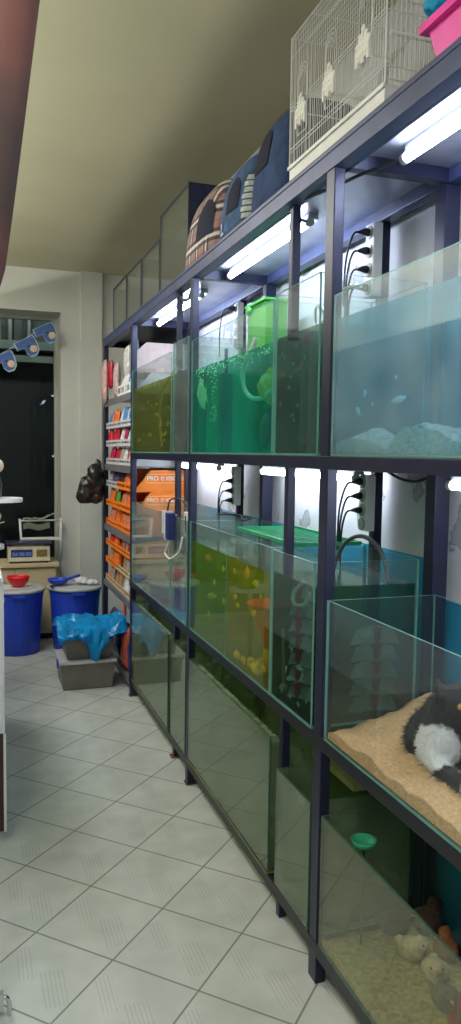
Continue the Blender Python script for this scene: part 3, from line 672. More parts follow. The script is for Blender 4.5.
bm = BM(); lathe(bm, [(.001, .452), (.030, .452), (.038, .470), (.034, .472), (.028, .460), (.001, .460)], 1.05, 1.865, 24); obj('dish', bm, mat('mint green plastic', (.03, .32, .15), .4), t)
bm = BM(); tube(bm, [(1.05, 1.865, .152), (1.05, 1.865, .452)], .0035, 8); obj('stem', bm, M_black, t)
# ------------------------------------------------------------------ power strips, plugs, cables
M_sock = mat('white socket plastic', (.80, .80, .80), .35, var=.03)
def strip(label, where, x, y0, y1, z0, z1, plugs, n):
    t = thing('power_strip', label, 'power strip', (x, (y0+y1)/2, z0))
    bm = BM(); box(bm, x-.035, x, y0, y1, z0, z1); obj('housing', bm, M_sock, t, bevel=.006)
    for k in range(n):
        zc = z0+(z1-z0)*(k+.5)/n; bm = BM(); c = Vector((x-.036, (y0+y1)/2, zc))
        tube(bm, [c+Vector((.003, 0, 0)), c+Vector((-.003, 0, 0))], .022, 16); obj('socket', bm, mat('grey socket ring', (.35, .35, .37), .4), t)
    for k in plugs:
        zc = z0+(z1-z0)*(k+.5)/n; c = Vector((x-.04, (y0+y1)/2, zc))
        p = thing('mains_plug', f'black plug in the {["lowest", "second lowest", "third lowest", "topmost"][k]} socket, {where}', 'plug', c)
        bm = BM(); tube(bm, [c, c+Vector((-.010, 0, 0)), c+Vector((-.022, .002, 0)), c+Vector((-.036, .004, -.002))], [.012, .013, .009, .004], 10); obj('plug_body', bm, M_black, p)
        return_pts = smooth_path([c+Vector((-.033, .004, -.002)), c+Vector((-.052, .004, -.008)), c+Vector((-.064, .004+.004*k, -.05)), c+Vector((-.066, .006+.010*k, -.12)), c+Vector((-.060, .01+.014*k, -.18-.02*k))])
        bm = BM(); tube(bm, return_pts, .0035, 6); obj('lead', bm, M_black, p)
strip('tall white power strip on the near upper back post', 'near upper power strip', 1.31, 2.315, 2.375, 2.10, 2.345, [0, 1, 2, 3], 4)
strip('white power strip on the near lower back post', 'near lower power strip', 1.31, 2.315, 2.375, 1.305, 1.50, [1, 2, 3], 4)
strip('white power strip behind the lime green filter box', 'strip behind the lime filter box', 1.31, 3.70, 3.76, 2.10, 2.33, [3], 4)
strip('white power strip above the goldfish tank', 'strip above the goldfish tank', 1.31, 3.70, 3.76, 1.30, 1.50, [0, 1, 2], 4)
cable('tangled_cable', [(1.20, 2.40, 2.03), (1.18, 2.44, 2.09), (1.20, 2.50, 2.06), (1.18, 2.55, 2.10), (1.20, 2.60, 2.05), (1.17, 2.52, 2.02), (1.19, 2.45, 2.07), (1.17, 2.40, 2.12)], .005, mat('grey flex', (.45, .46, .50), .5), 'tangled grey flex under the near upper power strip')
cable('tangled_cable', [(1.22, 3.75, 1.28), (1.20, 3.66, 1.27), (1.18, 3.55, 1.275), (1.20, 3.42, 1.268), (1.22, 3.30, 1.272), (1.16, 3.26, 1.262), (1.20, 3.40, 1.275), (1.15, 3.60, 1.263)], .005, M_black, 'tangled black flex lying behind the goldfish tank')
cable('hanging_cable', [(1.35, 2.32, 1.515), (1.36, 2.24, 1.49), (1.36, 2.14, 1.485), (1.35, 2.02, 1.515)], .005, M_black, 'slack black cable hung under the middle tier on the back wall')
cable('tube_cable', [(1.10, 1.845, 2.356), (1.03, 1.93, 2.340), (1.0, 2.05, 2.338), (.985, 2.20, 2.352), (.98, 2.27, 2.36), (.978, 2.30, 2.33), (1.0, 2.36, 2.34), (1.08, 2.43, 2.352)], .005, M_black, 'black cable strung from the near tube light to the next one')
cable('tube_cable', [(.96, 3.415, 2.34), (.955, 3.44, 2.30), (.965, 3.50, 2.28), (.96, 3.60, 2.30), (.97, 3.70, 2.345)], .005, M_black, 'short black cable looped under the rack top beside the far tube light')
cable('hose_bundle', [(1.12, 2.26, 1.16), (1.14, 2.22, 1.27), (1.17, 2.15, 1.31), (1.20, 2.08, 1.27), (1.21, 2.04, 1.17)], .007, mat('dark grey hose', (.06, .07, .07), .4), 'dark grey hose arched over the ornament tank', 'hose')
cable('hose_bundle', [(1.10, 2.28, 2.0), (1.10, 2.25, 2.06), (1.11, 2.19, 2.085), (1.13, 2.12, 2.08)], .006, M_hose, 'pale hose arched over the narrow upper tank', 'hose')
# air pump hanging on the front glass
t = thing('air_pump', 'navy and white air pump hooked over the front glass of the far middle tank', 'pump', (.918, 3.66, 1.14))
M_navy = mat('navy plastic', (.02, .03, .16), .3); M_lav = mat('pale lavender plastic', (.70, .70, .82), .4)
bm = BM(); box(bm, .898, .938, 3.600, 3.652, 1.140, 1.270); obj('motor_housing', bm, M_navy, t, bevel=.005)
bm = BM(); box(bm, .896, .938, 3.653, 3.672, 1.136, 1.278); obj('face_plate', bm, M_lav, t, bevel=.003)
bm = BM(); box(bm, .900, .938, 3.673, 3.690, 1.140, 1.270); obj('shade_gap', bm, M_black, t)  # black filler block, shade of the gap between the housings
bm = BM(); box(bm, .900, .938, 3.691, 3.735, 1.160, 1.276); obj('rear_housing', bm, mat('grey plastic', (.50, .52, .55), .4), t, bevel=.004)
bm = BM(); box(bm, .930, .955, 3.64, 3.68, 1.2555, 1.262); obj('hook', bm, M_lav, t)
t = thing('power_box', 'pale grey box inside the narrow empty tank beside the air pump', 'adapter', (.97, 3.46, 1.17))
bm = BM(); box(bm, .951, .984, 3.43, 3.50, 1.17, 1.287); obj('case', bm, mat('pale grey plastic', (.62, .63, .66), .4), t, bevel=.004)
bm = BM(); box(bm, .9495, .951, 3.455, 3.475, 1.19, 1.27); obj('face_slot', bm, M_black, t)
cable('white_cable', [(.92, 3.66, 1.14), (.915, 3.69, 1.09), (.915, 3.72, 1.06), (.915, 3.64, 1.045), (.915, 3.56, 1.06), (.925, 3.48, 1.10), (.935, 3.46, 1.17)], .005, M_sock, 'white cord looping below the air pump')
cable('pump_lead', [(.92, 3.70, 1.27), (.93, 3.68, 1.33), (.96, 3.62, 1.34), (.98, 3.55, 1.31), (.97, 3.49, 1.285)], .004, M_black, 'thin black lead arched above the air pump')

# ------------------------------------------------------------------ product shelf at the far end of the rack
shelf = thing('display_shelf', 'grey metal product shelf of packets at the far end of the rack', 'shelf', (1.15, 5.3, 0))
M_shelf = mat('grey shelf steel', (.20, .20, .22), .45, .3)
SZ = (.10, .60, 1.025, 1.475, 1.945)
for z in SZ:
    bm = BM(); box(bm, X0+.004, 1.345, 4.79, 5.785, z-.006, z); box(bm, X0+.004, X0+.010, 4.79, 5.785, z-.045, z-.006); obj('shelf_board', bm, M_shelf, shelf)
bm = BM(); box(bm, 1.352, 1.362, 4.79, 5.785, .05, 2.35); obj('back_panel', bm, M_shelf, shelf)
M_tray = {'orange': mat('orange card', (.95, .24, .015), .5, var=.05), 'grey': mat('pale grey card', (.55, .56, .58), .5), 'white': mat('white card', (.75, .75, .72), .5), 'beige': mat('beige card', (.62, .46, .28), .5)}
POUCH = {}
def pouch_mat(c):
    k = 'pouch %d %d %d' % c
    return mat(k, srgb(*c), .3, var=.35, scale=45)
def pouch_mesh(c):
    if c in POUCH: return POUCH[c]
    bm = BM(); w, h, d = .044, .115, .018; nu, nv = 8, 10; fr_ = []
    for sgn in (-1, 1):
        G = [[bm.verts.new((sgn*d*(max(0, (1-(2*i/nu-1)**2))*max(0, 1-(2*j/nv-1)**4))**.6, (2*i/nu-1)*w*(1+.04*math.sin(j*2.1)), j/nv*h)) for j in range(nv+1)] for i in range(nu+1)]
        for i in range(nu):
            for j in range(nv): bm.faces.new((G[i][j], G[i+1][j], G[i+1][j+1], G[i][j+1])).smooth = True
    bmesh.ops.remove_doubles(bm, verts=bm.verts, dist=.0004)
    for z in (0, h): box(bm, -.0015, .0015, -w, w, z-.006, z+.006)
    POUCH[c] = finish(bm, 'pouch', [pouch_mat(c)]); return POUCH[c]
def text_bm(s, size, M):
    cu = bpy.data.curves.new('txt', 'FONT'); cu.body = s; cu.size = size; cu.extrude = .0006; cu.align_x = 'CENTER'; cu.align_y = 'CENTER'; cu.offset = size*.018
    o = bpy.data.objects.new('txt', cu); COL.objects.link(o); dg = bpy.context.evaluated_depsgraph_get(); dg.update()
    me = bpy.data.meshes.new_from_object(o.evaluated_get(dg)); bpy.data.objects.remove(o); bpy.data.curves.remove(cu)
    bm = bmesh.new(); bm.from_mesh(me); bpy.data.meshes.remove(me); bm.transform(M); return bm
def tray(label, y0, y1, z0, h, kind, cols, pl, front=.045, logo=False, xf=.957):
    t = thing('display_tray', label, 'display box', (1.1, (y0+y1)/2, z0))
    m = M_tray[kind]; xb = 1.325
    side = [(xf, z0), (xb, z0), (xb, z0+h), (1.085, z0+h), (.998, z0+.036), (xf, z0+.030)]
    for ya in (y0, y1-.004):
        bm = BM(); prism(bm, side, 'y', ya, ya+.004); obj('side_panel', bm, m, t)
    bm = BM(); box(bm, xf, xb, y0+.004, y1-.004, z0, z0+.003); obj('base_panel', bm, m, t)
    bm = BM(); box(bm, xb-.004, xb, y0+.004, y1-.004, z0+.003, z0+h); obj('back_panel', bm, m, t)
    bm = BM(); box(bm, xf, xf+.003, y0+.004, y1-.004, z0+.003, z0+.018); box(bm, xf, xf+.003, y0+.004, y1-.004, z0+front-.014, z0+front)
    n = 6
    for k in range(n+1): yy = y0+.006+(y1-y0-.022)*k/n; box(bm, xf, xf+.003, yy, yy+.010, z0+.018, z0+front-.014)
    obj('slotted_front', bm, m, t)
    if logo:
        xc = 1.162; zc = z0+h*.62; M = Matrix.Translation((xc, y0-.0008, zc)) @ Matrix.Rotation(PI/2, 4, 'X')
        s = text_bm('PRO', .040, M @ Matrix.Translation((-.066, 0, 0))); obj('lettering', s, M_white, t, 'white lettering PRO')
        s = text_bm('XBOOST', .036, M @ Matrix.Translation((.090, 0, 0))); obj('lettering', s, M_white, t, 'white lettering XBOOST')
        bm = BM(); tube(bm, [(xc-.002+.010*math.sin(a)**3*1.0, y0-.0012, zc+.001+.0009*(13*math.cos(a)-5*math.cos(2*a)-2*math.cos(3*a)-math.cos(4*a))) for a in [2*PI*k/28 for k in range(28)]], .0022, 5, closed=True); obj('heart_outline', bm, M_white, t)
        bm = BM(); x0, x1, z0_, z1_ = 1.048, 1.318, zc-.028, zc+.028
        tube(bm, [(x0+.01, y0-.001, z0_), (x1-.01, y0-.001, z0_), (x1, y0-.001, z0_+.01), (x1, y0-.001, z1_-.01), (x1-.01, y0-.001, z1_), (x0+.01, y0-.001, z1_), (x0, y0-.001, z1_-.01), (x0, y0-.001, z0_+.01)], .0018, 5, closed=True); obj('logo_border', bm, mat('pale orange line', (1, .62, .30), .5), t)
    nb = len(cols)
    for k in range(nb):
        yc = y0+.03+(y1-y0-.06)*(k+.5)/nb; o = bpy.data.objects.new('pouch', pouch_mesh(cols[k])); COL.objects.link(o)
        o.location = (xf+.016+random.uniform(-.002, .010), yc, z0+.008); o.rotation_euler = (random.uniform(-.16, .16), .16+random.uniform(-.06, .1), random.uniform(-.3, .3)); s = min(1.0, (h+.02)/.125)*random.uniform(.98, 1.14); o.scale = (s, min(1, (y1-y0-.06)/nb/.088), s)
        tagit(o, pl, 'pouch', pl+' group')
BL, WH, SIL = (70, 120, 180), (205, 205, 210), (150, 145, 140)
RD, MG, PU, OR, SA, GR, BE, DK = (190, 30, 50), (170, 40, 90), (70, 60, 90), (225, 110, 40), (200, 120, 90), (90, 150, 60), (170, 130, 90), (60, 40, 40)
ya, yb, yc = 4.80, 5.31, 5.775
tray('white packet tray on the top product shelf beside the long hanging bags', ya, yb, 1.946, .13, 'white', [WH, BL, WH, DK, WH], 'white and blue packet standing in the top shelf tray', .07)
for i, (z, cn, cf, ln, lf, kf) in enumerate(((1.735, [BL, WH, BL, WH], [OR, OR, BL], 'blue and white', 'orange', 'grey'), (1.606, [PU, WH, MG, WH], [RD, RD, RD], 'purple and white', 'red', 'grey'), (1.477, [WH, RD, WH, SIL], [RD, MG, RD], 'white and red', 'crimson', 'grey'))):
    nm = ('top', 'middle', 'bottom')[i]
    tray(f'pale grey tray of {ln} packets near the post, {nm} of three', ya, yb, z, .122, 'grey', cn, f'{ln} packet in the {nm} pale grey tray')
    tray(f'pale grey tray of {lf} packets at the far end, {nm} of three', yb+.004, yc, z, .122, 'grey', cf, f'{lf} packet in the far {nm} pale tray')
for i, (z, cn, cf, ln, lf, kf) in enumerate(((1.312, [SA, OR, SA, DK], [PU, PU, SIL], 'salmon', 'purple', 'grey'), (1.170, [SA, OR, SA, SA], [GR, OR, SA], 'orange', 'green', 'orange'), (1.028, [OR, SA, SA, OR], [OR, SA, OR], 'rust', 'tan', 'orange'))):
    nm = ('top', 'middle', 'bottom')[i]
    tray(f'orange carton of {ln} pouches near the post, {nm} of three', ya, yb, z, .14, 'orange', cn, f'{ln} pouch in the {nm} near orange carton', .052, logo=i < 2)
    tray(f'{kf} carton of {lf} pouches at the far end, {nm} of its stack', yb+.004, yc, z, .13, kf, cf, f'{lf} pouch in the far {nm} carton')
for i, (z, cn, cf, kn, ln, lf, kf) in enumerate(((.872, [MG, SA, BE, MG], [OR, RD, OR], 'orange', 'magenta', 'bright orange', 'orange'), (.738, [BE, SIL, BE, DK], [OR, OR, BE], 'beige', 'brown', 'rust', 'orange'), (.603, [SIL, WH, SIL, BE], [BE, SIL, SA], 'beige', 'silver', 'dull', 'beige'))):
    nm = ('top', 'middle', 'bottom')[i]
    tray(f'{kn} carton of {ln} pouches near the post below the orange stack, {nm} of three', ya, yb, z, .125, kn, cn, f'{ln} pouch in the {nm} carton below the orange stack')
    tray(f'{kf} carton of {lf} pouches at the far end low down, {nm} of its stack', yb+.004, yc, z, .125, kf, cf, f'{lf} pouch in the far low {nm} carton')
def bag(label, x, y, z0, w, h, d, col, name='feed_bag', cat='bag', seed=0, squash=1):
    bm = BM(); nu, nv = 14, 12; rings = []
    for j in range(nv+1):
        s = j/nv; k = (max(.12, 1-abs(2*s-1)**5))
        rings.append([bm.verts.new((x+d*.5*k*math.cos(a)*(1+.12*noise.noise(Vector((a, s*4, seed)))), y+w*.5*math.sin(a)*(.86+.14*k), z0+h*s+.01*noise.noise(Vector((a*2, s, seed+3))))) for a in [2*PI*i/nu for i in range(nu)]])
    for A, B in zip(rings, rings[1:]):
        for k in range(nu): bm.faces.new((A[k], A[(k+1) % nu], B[(k+1) % nu], B[k])).smooth = True
    bm.faces.new(rings[0]); bm.faces.new(rings[-1])
    return solo(name, bm, pouch_mat(col), label, cat)
bag('long pale pink bag hanging at the left front of the top product shelf', .935, 5.70, 1.93, .14, .31, .05, (196, 160, 158), seed=1)
bag('crimson bag next to the long pale pink bag', .95, 5.53, 2.02, .12, .20, .05, (170, 25, 50), seed=2)
bag('second pale pink bag behind the crimson one on the top shelf', .97, 5.40, 1.95, .12, .24, .05, (190, 165, 165), seed=3)
bag('tall white and blue bag on the top product shelf against the steel post', 1.0, 4.93, 2.06, .14, .26, .05, (150, 165, 190), seed=4)
bag('white bag with grey print in the middle of the top product shelf', 1.0, 5.16, 2.06, .14, .22, .05, (200, 198, 196), seed=5)
bag('brown orange bag on the low shelf beside the storage boxes', .98, 4.98, .105, .16, .30, .10, (170, 80, 60), seed=6)
bag('violet bag on the low shelf next to the steel post', .99, 4.84, .105, .10, .26, .09, (60, 50, 130), seed=7)
bag('dark bag at the middle of the low product shelf', 1.0, 5.22, .105, .22, .28, .12, (50, 45, 55), seed=8)
bag('dull violet bag at the far end of the low product shelf', 1.0, 5.55, .105, .24, .30, .12, (70, 62, 84), seed=9)
bag('slim pink bottle shaped pack hung over the low shelf', .955, 5.02, .41, .05, .17, .03, (200, 110, 100), seed=10)
bm = BM(); prism(bm, [(X0+.01, 2.07), (X0+.01, 2.17), (1.05, 2.26), (1.30, 2.26), (1.30, 2.07)], 'y', 4.80, 4.81); solo('cardboard_panel', bm, mat('pale pink card', srgb(214, 196, 190), .7), 'pale curved card panel above the murky yellow green tank', 'panel')
# black bag hanging on the shelf end
bm = BM()
for c, r in (((.82, 5.74, 1.29), (.075, .05, .10)), ((.775, 5.735, 1.225), (.05, .04, .05)), ((.90, 5.745, 1.30), (.05, .045, .10)), ((.86, 5.74, 1.40), (.055, .05, .08)), ((.80, 5.73, 1.235), (.05, .05, .06)), ((.89, 5.75, 1.46), (.03, .03, .05)), ((.87, 5.74, 1.22), (.05, .05, .05)), ((.915, 5.75, 1.40), (.04, .03, .03))): ellipsoid(bm, c, r)
b = remesh(bm, .010, 3, .016, 16); solo('plastic_bag', b, mat('black bin bag', (.012, .012, .014), .3), 'crumpled black bag hung on the far end of the product shelf', 'bag')

# ------------------------------------------------------------------ things on top of the rack
def top_tank(label, y0, y1, z1, backed=False):
    t = thing('spare_tank', label, 'aquarium', (1.15, (y0+y1)/2, 2.404)); z0 = 2.404; xa, xb = 1.0, 1.30; g = G_low2
    bm = BM(); pane(bm, xa, xb, y0, y1, z0, z0+.006); obj('bottom_pane', bm, [g, M_edge_dk], t)
    for x in (xa, xb-.006):
        bm = BM(); pane(bm, x, x+.006, y0, y1, z0+.006, z1); obj('long_pane', bm, [g, M_edge_dk], t)
    bm = BM(); pane(bm, xa+.006, xb-.006, y1-.006, y1, z0+.006, z1); obj('end_pane', bm, [g, M_edge_dk], t)
    bm = BM(); pane(bm, xa+.006, xb-.006, y0, y0+.006, z0+.006, z1); obj('end_pane', bm, [M_navyb if backed else g, M_edge_dk], t)
    for x in (xa-.002, xb-.010):
        for y in (y0-.002, y1-.010):
            bm = BM(); box(bm, x, x+.012, y, y+.012, z0+.001, z1); obj('corner_seam', bm, M_seam, t)
        bm = BM(); box(bm, x, x+.010, y0+.010, y1-.010, z1-.012, z1); obj('rim', bm, M_seam, t)
G_low2 = glass('dusty spare glass', (.80, .82, .80), .22, (.42, .43, .40), hscale=3)
M_seam = mat('dark silicone', (.03, .035, .05), .5); M_navyb = mat('navy backing', (.02, .03, .11), .5, var=.25)
top_tank('tall dusty spare tank with navy end on the rack top beside the plaid house', 3.65, 4.23, 2.868, True)
top_tank('low dusty spare tank on top of the rack, first left of the tall one', 4.25, 4.72, 2.755)
top_tank('low dusty spare tank on top of the rack, second left of the tall one', 4.74, 5.20, 2.760)
top_tank('low dusty spare tank at the far end of the rack top', 5.22, 5.72, 2.765)

def plaid_mat():
    m = bpy.data.materials.new('beige check cloth'); t = nt(m); out = N(t, 'OutputMaterial'); b = N(t, 'BsdfPrincipled'); L = t.links.new
    co = N(t, 'TexCoord'); sx = N(t, 'SeparateXYZ'); L(co.outputs['Object'], sx.inputs[0])
    def mth(op, a, bb=0.0):
        n = N(t, 'Math', operation=op)
        for i, v in enumerate((a, bb)):
            if isinstance(v, (int, float)): n.inputs[i].default_value = v
            else: L(v, n.inputs[i])
        return n.outputs[0]
    col = N(t, 'RGB').outputs[0]; col.default_value = c4(srgb(150, 126, 122))
    xy = mth('ADD', sx.outputs[1], mth('MULTIPLY', sx.outputs[0], .6))
    for comp in (xy, sx.outputs[2]):
        f = mth('FRACT', mth('MULTIPLY', mth('ADD', comp, 5.0), 8.5))
        for lo, hi, c, a in ((.05, .17, (.015, .015, .03), .75), (.20, .32, (.75, .72, .70), .7), (.35, .47, (.015, .015, .03), .75), (.72, .77, (.30, .04, .05), .5)):
            k = mth('MULTIPLY', mth('MULTIPLY', mth('GREATER_THAN', f, lo), mth('LESS_THAN', f, hi)), a)
            mx = N(t, 'MixRGB'); L(k, mx.inputs[0]); L(col, mx.inputs[1]); mx.inputs[2].default_value = c4(c); col = mx.outputs[0]
    L(col, b.inputs['Base Color']); b.inputs['Roughness'].default_value = .9; L(b.outputs[0], out.inputs[0]); return m
M_plaid = plaid_mat()
M_denim = mat('blue denim', (.022, .052, .15), .9, var=.3, scale=25, bump=.2); M_denim2 = mat('light blue denim', (.05, .105, .23), .9, var=.35, scale=20, bump=.2); M_dkin = mat('dark navy doorway shade', (.006, .008, .03), .9)
def pet_house(label, y0, y1, zt, m, opening, knob, patch=None, lean=0.0, xa=.955, xb=1.33):
    t = thing('pet_house', label, 'pet bed', (1.14, (y0+y1)/2, 2.404)); z0 = 2.404; H = zt-z0; cy = (y0+y1)/2; W = (y1-y0)/2; nu, nv = 36, 14
    bm = BM(); rings = []
    for j in range(nv+1):
        s = j/nv; a = s*PI/2; k = math.cos(a)**.55 if j < nv else .02
        ring = []
        for i in range(nu):
            th = 2*PI*i/nu; c, sn = math.cos(th), math.sin(th)
            ex = abs(c)**.5*(1 if c > 0 else -1); ey = abs(sn)**.5*(1 if sn > 0 else -1)
            ring.append(bm.verts.new((1.1425+(xb-xa)/2*ex*(k if c < 0 else .3+.7*k)*1.0, cy+W*ey*(.25+.75*k)+lean*s*H, z0+H*math.sin(a)**.9)))
        rings.append(ring)
    for A, B in zip(rings, rings[1:]):
        for k in range(nu): bm.faces.new((A[k], A[(k+1) % nu], B[(k+1) % nu], B[k])).smooth = True
    bm.faces.new(rings[0]); bm.faces.new(rings[-1])
    bmesh.ops.recalc_face_normals(bm, faces=bm.faces)
    from mathutils.bvhtree import BVHTree
    bv = BVHTree.FromBMesh(bm)
    obj('shell', bm, m, t)
    def on_skin(y, z, e):
        h = bv.ray_cast(Vector((.5, y, z)), Vector((1, 0, 0)))
        return (h[0]+Vector((-e, 0, 0))) if h[0] else Vector((xa+.1, y, z))
    def skin_patch(yA, yB, zA, zB, e, arch, n=10):
        b = BM(); G = []
        for i in range(n+1):
            row = []
            for j in range(n+1):
                u = i/n; v = j/n; y = yA+(yB-yA)*u; top = zB-(zB-zA)*arch*(2*u-1)**2
                row.append(b.verts.new(on_skin(y, zA+(top-zA)*v, e)))
            G.append(row)
        for i in range(n):
            for j in range(n): b.faces.new((G[i][j], G[i+1][j], G[i+1][j+1], G[i][j+1])).smooth = True
        return b
    obj('opening', skin_patch(*opening, .004, .35), M_dkin, t, 'dark arched doorway')  # closed patch on the skin, inner shade put into its dark colour
    if knob:
        b = BM(); ellipsoid(b, (1.12, cy+lean*H, zt+.012), (.03, .03, .026)); obj('top_bow', b, m, t)
    if patch:
        for (yA, yB, zA, zB) in patch: obj('patch', skin_patch(yA, yB, zA, zB, .006, 0, 4), M_patch, t, 'pale printed patch')
    return t
M_patch = mat('pale print', (.55, .60, .62), .8, var=.3, scale=70)
pet_house('beige plaid fabric pet house with a dark doorway on top of the rack', 3.10, 3.66, 2.765, M_plaid, (3.17, 3.36, 2.50, 2.665), True)
pet_house('light denim pet house between the plaid one and the darker denim one', 2.735, 3.095, 2.73, M_denim2, (2.81, 2.935, 2.50, 2.63), False, [(2.752, 2.782+.004*(k % 2), 2.45+.024*k, 2.468+.024*k) for k in range(7)]+[(2.97, 2.98, 2.43, 2.48), (2.945, 2.97, 2.43, 2.44), (3.05, 3.06, 2.45, 2.50)])
pet_house('dark blue denim pet house on top of the rack beside the white bird cage', 2.34, 2.73, 2.765, M_denim, (2.50, 2.63, 2.55, 2.69), True)

# bird cage
M_wire = mat('white coated wire', (.72, .72, .72), .4, var=.05); M_tray2 = mat('white cage tray', (.74, .74, .74), .45, var=.06)
cg = thing('bird_cage', 'large white wire bird cage with three small doors on top of the rack', 'cage', (1.125, 1.98, 2.412))
cy0, cy1, cx0, cx1, cz0, cz1 = 1.690, 2.272, .948, 1.290, 2.412, 2.845
bm = BM()
for a, b_ in (((cx0, cx0+.006), (cy0, cy1)), ((cx1-.006, cx1), (cy0, cy1)), ((cx0+.006, cx1-.006), (cy0, cy0+.006)), ((cx0+.006, cx1-.006), (cy1-.006, cy1))): box(bm, a[0], a[1], b_[0], b_[1], cz0, cz0+.045)
box(bm, cx0, cx1, cy0, cy1, cz0, cz0+.004); box(bm, cx0-.006, cx0, cy0-.004, cy1+.004, cz0+.037, cz0+.047)
obj('base_tray', bm, M_tray2, cg)
r = .0011
def bar(bm, p, q, rr=r): tube(bm, [p, q], rr, 4, cap=False)
def wires(nm, a0, a1, n, P, hor):
    bm = BM()
    for k in range(n+1): u = a0+(a1-a0)*k/n; bar(bm, P(u, cz0+.045), P(u, cz1))
    for z in hor: bar(bm, P(a0, z), P(a1, z), .0017)
    return obj(nm, bm, M_wire, cg)
wires('wire_front', cy0, cy1, 46, lambda u, z: (cx0, u, z), (2.462, 2.50, 2.512, 2.625, 2.635, 2.785, cz1))
wires('wire_back', cy0, cy1, 46, lambda u, z: (cx1, u, z), (2.47, 2.63, cz1))
wires('wire_end', cx0, cx1, 26, lambda u, z: (u, cy0, z), (2.47, 2.50, 2.63, cz1)); wires('wire_end', cx0, cx1, 26, lambda u, z: (u, cy1, z), (2.47, 2.63, cz1))
bm = BM()
for k in range(27): x = cx0+(cx1-cx0)*k/26; bar(bm, (x, cy0, cz1), (x, cy1, cz1))
for k in range(5): y = cy0+(cy1-cy0)*k/4; bar(bm, (cx0, y, cz1), (cx1, y, cz1), .0017)
obj('wire_roof', bm, M_wire, cg)
for x in (cx0, cx1):
    for y in (cy0, cy1):
        bm = BM(); bar(bm, (x, y, cz0+.04), (x, y, cz1), .0026); obj('corner_wire', bm, M_wire, cg)
for yc_ in (2.175, 1.985, 1.79):
    bm = BM()
    for rr in (.034, .024, .014): tube(bm, [(cx0-.003, yc_+rr*math.cos(a), 2.69+rr*1.15*math.sin(a)) for a in [PI*k/12 for k in range(13)]], .0016, 5)
    for s in (-1, 1): bar(bm, (cx0-.003, yc_+s*.034, 2.53), (cx0-.003, yc_+s*.034, 2.69), .0018)
    bar(bm, (cx0-.003, yc_-.034, 2.53), (cx0-.003, yc_+.034, 2.53), .0018)
    d = obj('cage_door', bm, M_wire, cg)
    bm = BM()   # little white plastic crest on the door
    for k, (dy, hh) in enumerate(((-.030, .050), (-.015, .068), (0, .085), (.015, .068), (.030, .050))):
        box(bm, cx0-.012, cx0-.004, yc_+dy-.0055, yc_+dy+.0055, 2.548+(k % 2)*.010, 2.548+hh); ellipsoid(bm, (cx0-.008, yc_+dy, 2.548+hh), (.005, .009, .010), 8, 6)
    for k in range(4): ellipsoid(bm, (cx0-.008, yc_-.0225+.015*k, 2.60), (.005, .008, .012), 8, 6)
    box(bm, cx0-.013, cx0-.004, yc_-.036, yc_+.036, 2.572, 2.586)
    c = obj('door_crest', bm, M_white, None, 'white plastic crest'); c.parent = d; c.location = -cg.location
for yc_ in (1.76, 2.10):
    bm = BM(); tube(bm, [(cx0+.05, yc_, 2.62), (cx1-.05, yc_, 2.62)], .006, 8); obj('perch', bm, M_white, cg)
# pink basket + cyan thing
M_pink = mat('hot pink plastic', (.80, .06, .38), .35, var=.06)
t = thing('plastic_basin', 'hot pink plastic basin at the near end of the rack top', 'basin', (1.1, 1.30, 2.412))
bm = BM(); A = [(.970, 1.09), (1.26, 1.09), (1.26, 1.495), (.970, 1.495)]; B = [(.958, 1.06), (1.285, 1.06), (1.285, 1.525), (.958, 1.525)]
va = [bm.verts.new((x, y, 2.412)) for x, y in A]; vb = [bm.verts.new((x, y, 2.505)) for x, y in B]
vc = [bm.verts.new((x+(.004 if x < 1.1 else -.004), y+(.004 if y < 1.3 else -.004), 2.505)) for x, y in B]; vd = [bm.verts.new((x+(.004 if x < 1.1 else -.004), y+(.004 if y < 1.3 else -.004), 2.416)) for x, y in A]
for k in range(4):
    q = (k+1) % 4; bm.faces.new((va[k], va[q], vb[q], vb[k])); bm.faces.new((vb[k], vb[q], vc[q], vc[k])); bm.faces.new((vc[k], vc[q], vd[q], vd[k]))
bm.faces.new(va); bm.faces.new(vd); obj('tub', bm, M_pink, t)
bm = BM(); box(bm, .945, .958, 1.045, 1.54, 2.494, 2.512); box(bm, 1.285, 1.298, 1.045, 1.54, 2.494, 2.508); box(bm, .958, 1.285, 1.525, 1.54, 2.494, 2.512); box(bm, .958, 1.285, 1.045, 1.06, 2.494, 2.508); obj('rim', bm, M_pink, t)
bm = BM()
for c, r_ in (((1.03, 1.44, 2.54), (.05, .075, .05)), ((1.01, 1.545, 2.575), (.05, .05, .035)), ((1.06, 1.50, 2.56), (.05, .06, .05)), ((1.08, 1.36, 2.54), (.06, .07, .05)), ((1.02, 1.30, 2.53), (.05, .07, .045)), ((1.10, 1.43, 2.48), (.07, .05, .06))): ellipsoid(bm, c, r_)
solo('rag_bundle', remesh(bm, .01, 2, .012, 28), mat('cyan cloth', (.0, .30, .55), .7, var=.25, scale=20), 'bunch of cyan cloth heaped in the pink basin', 'cloth')

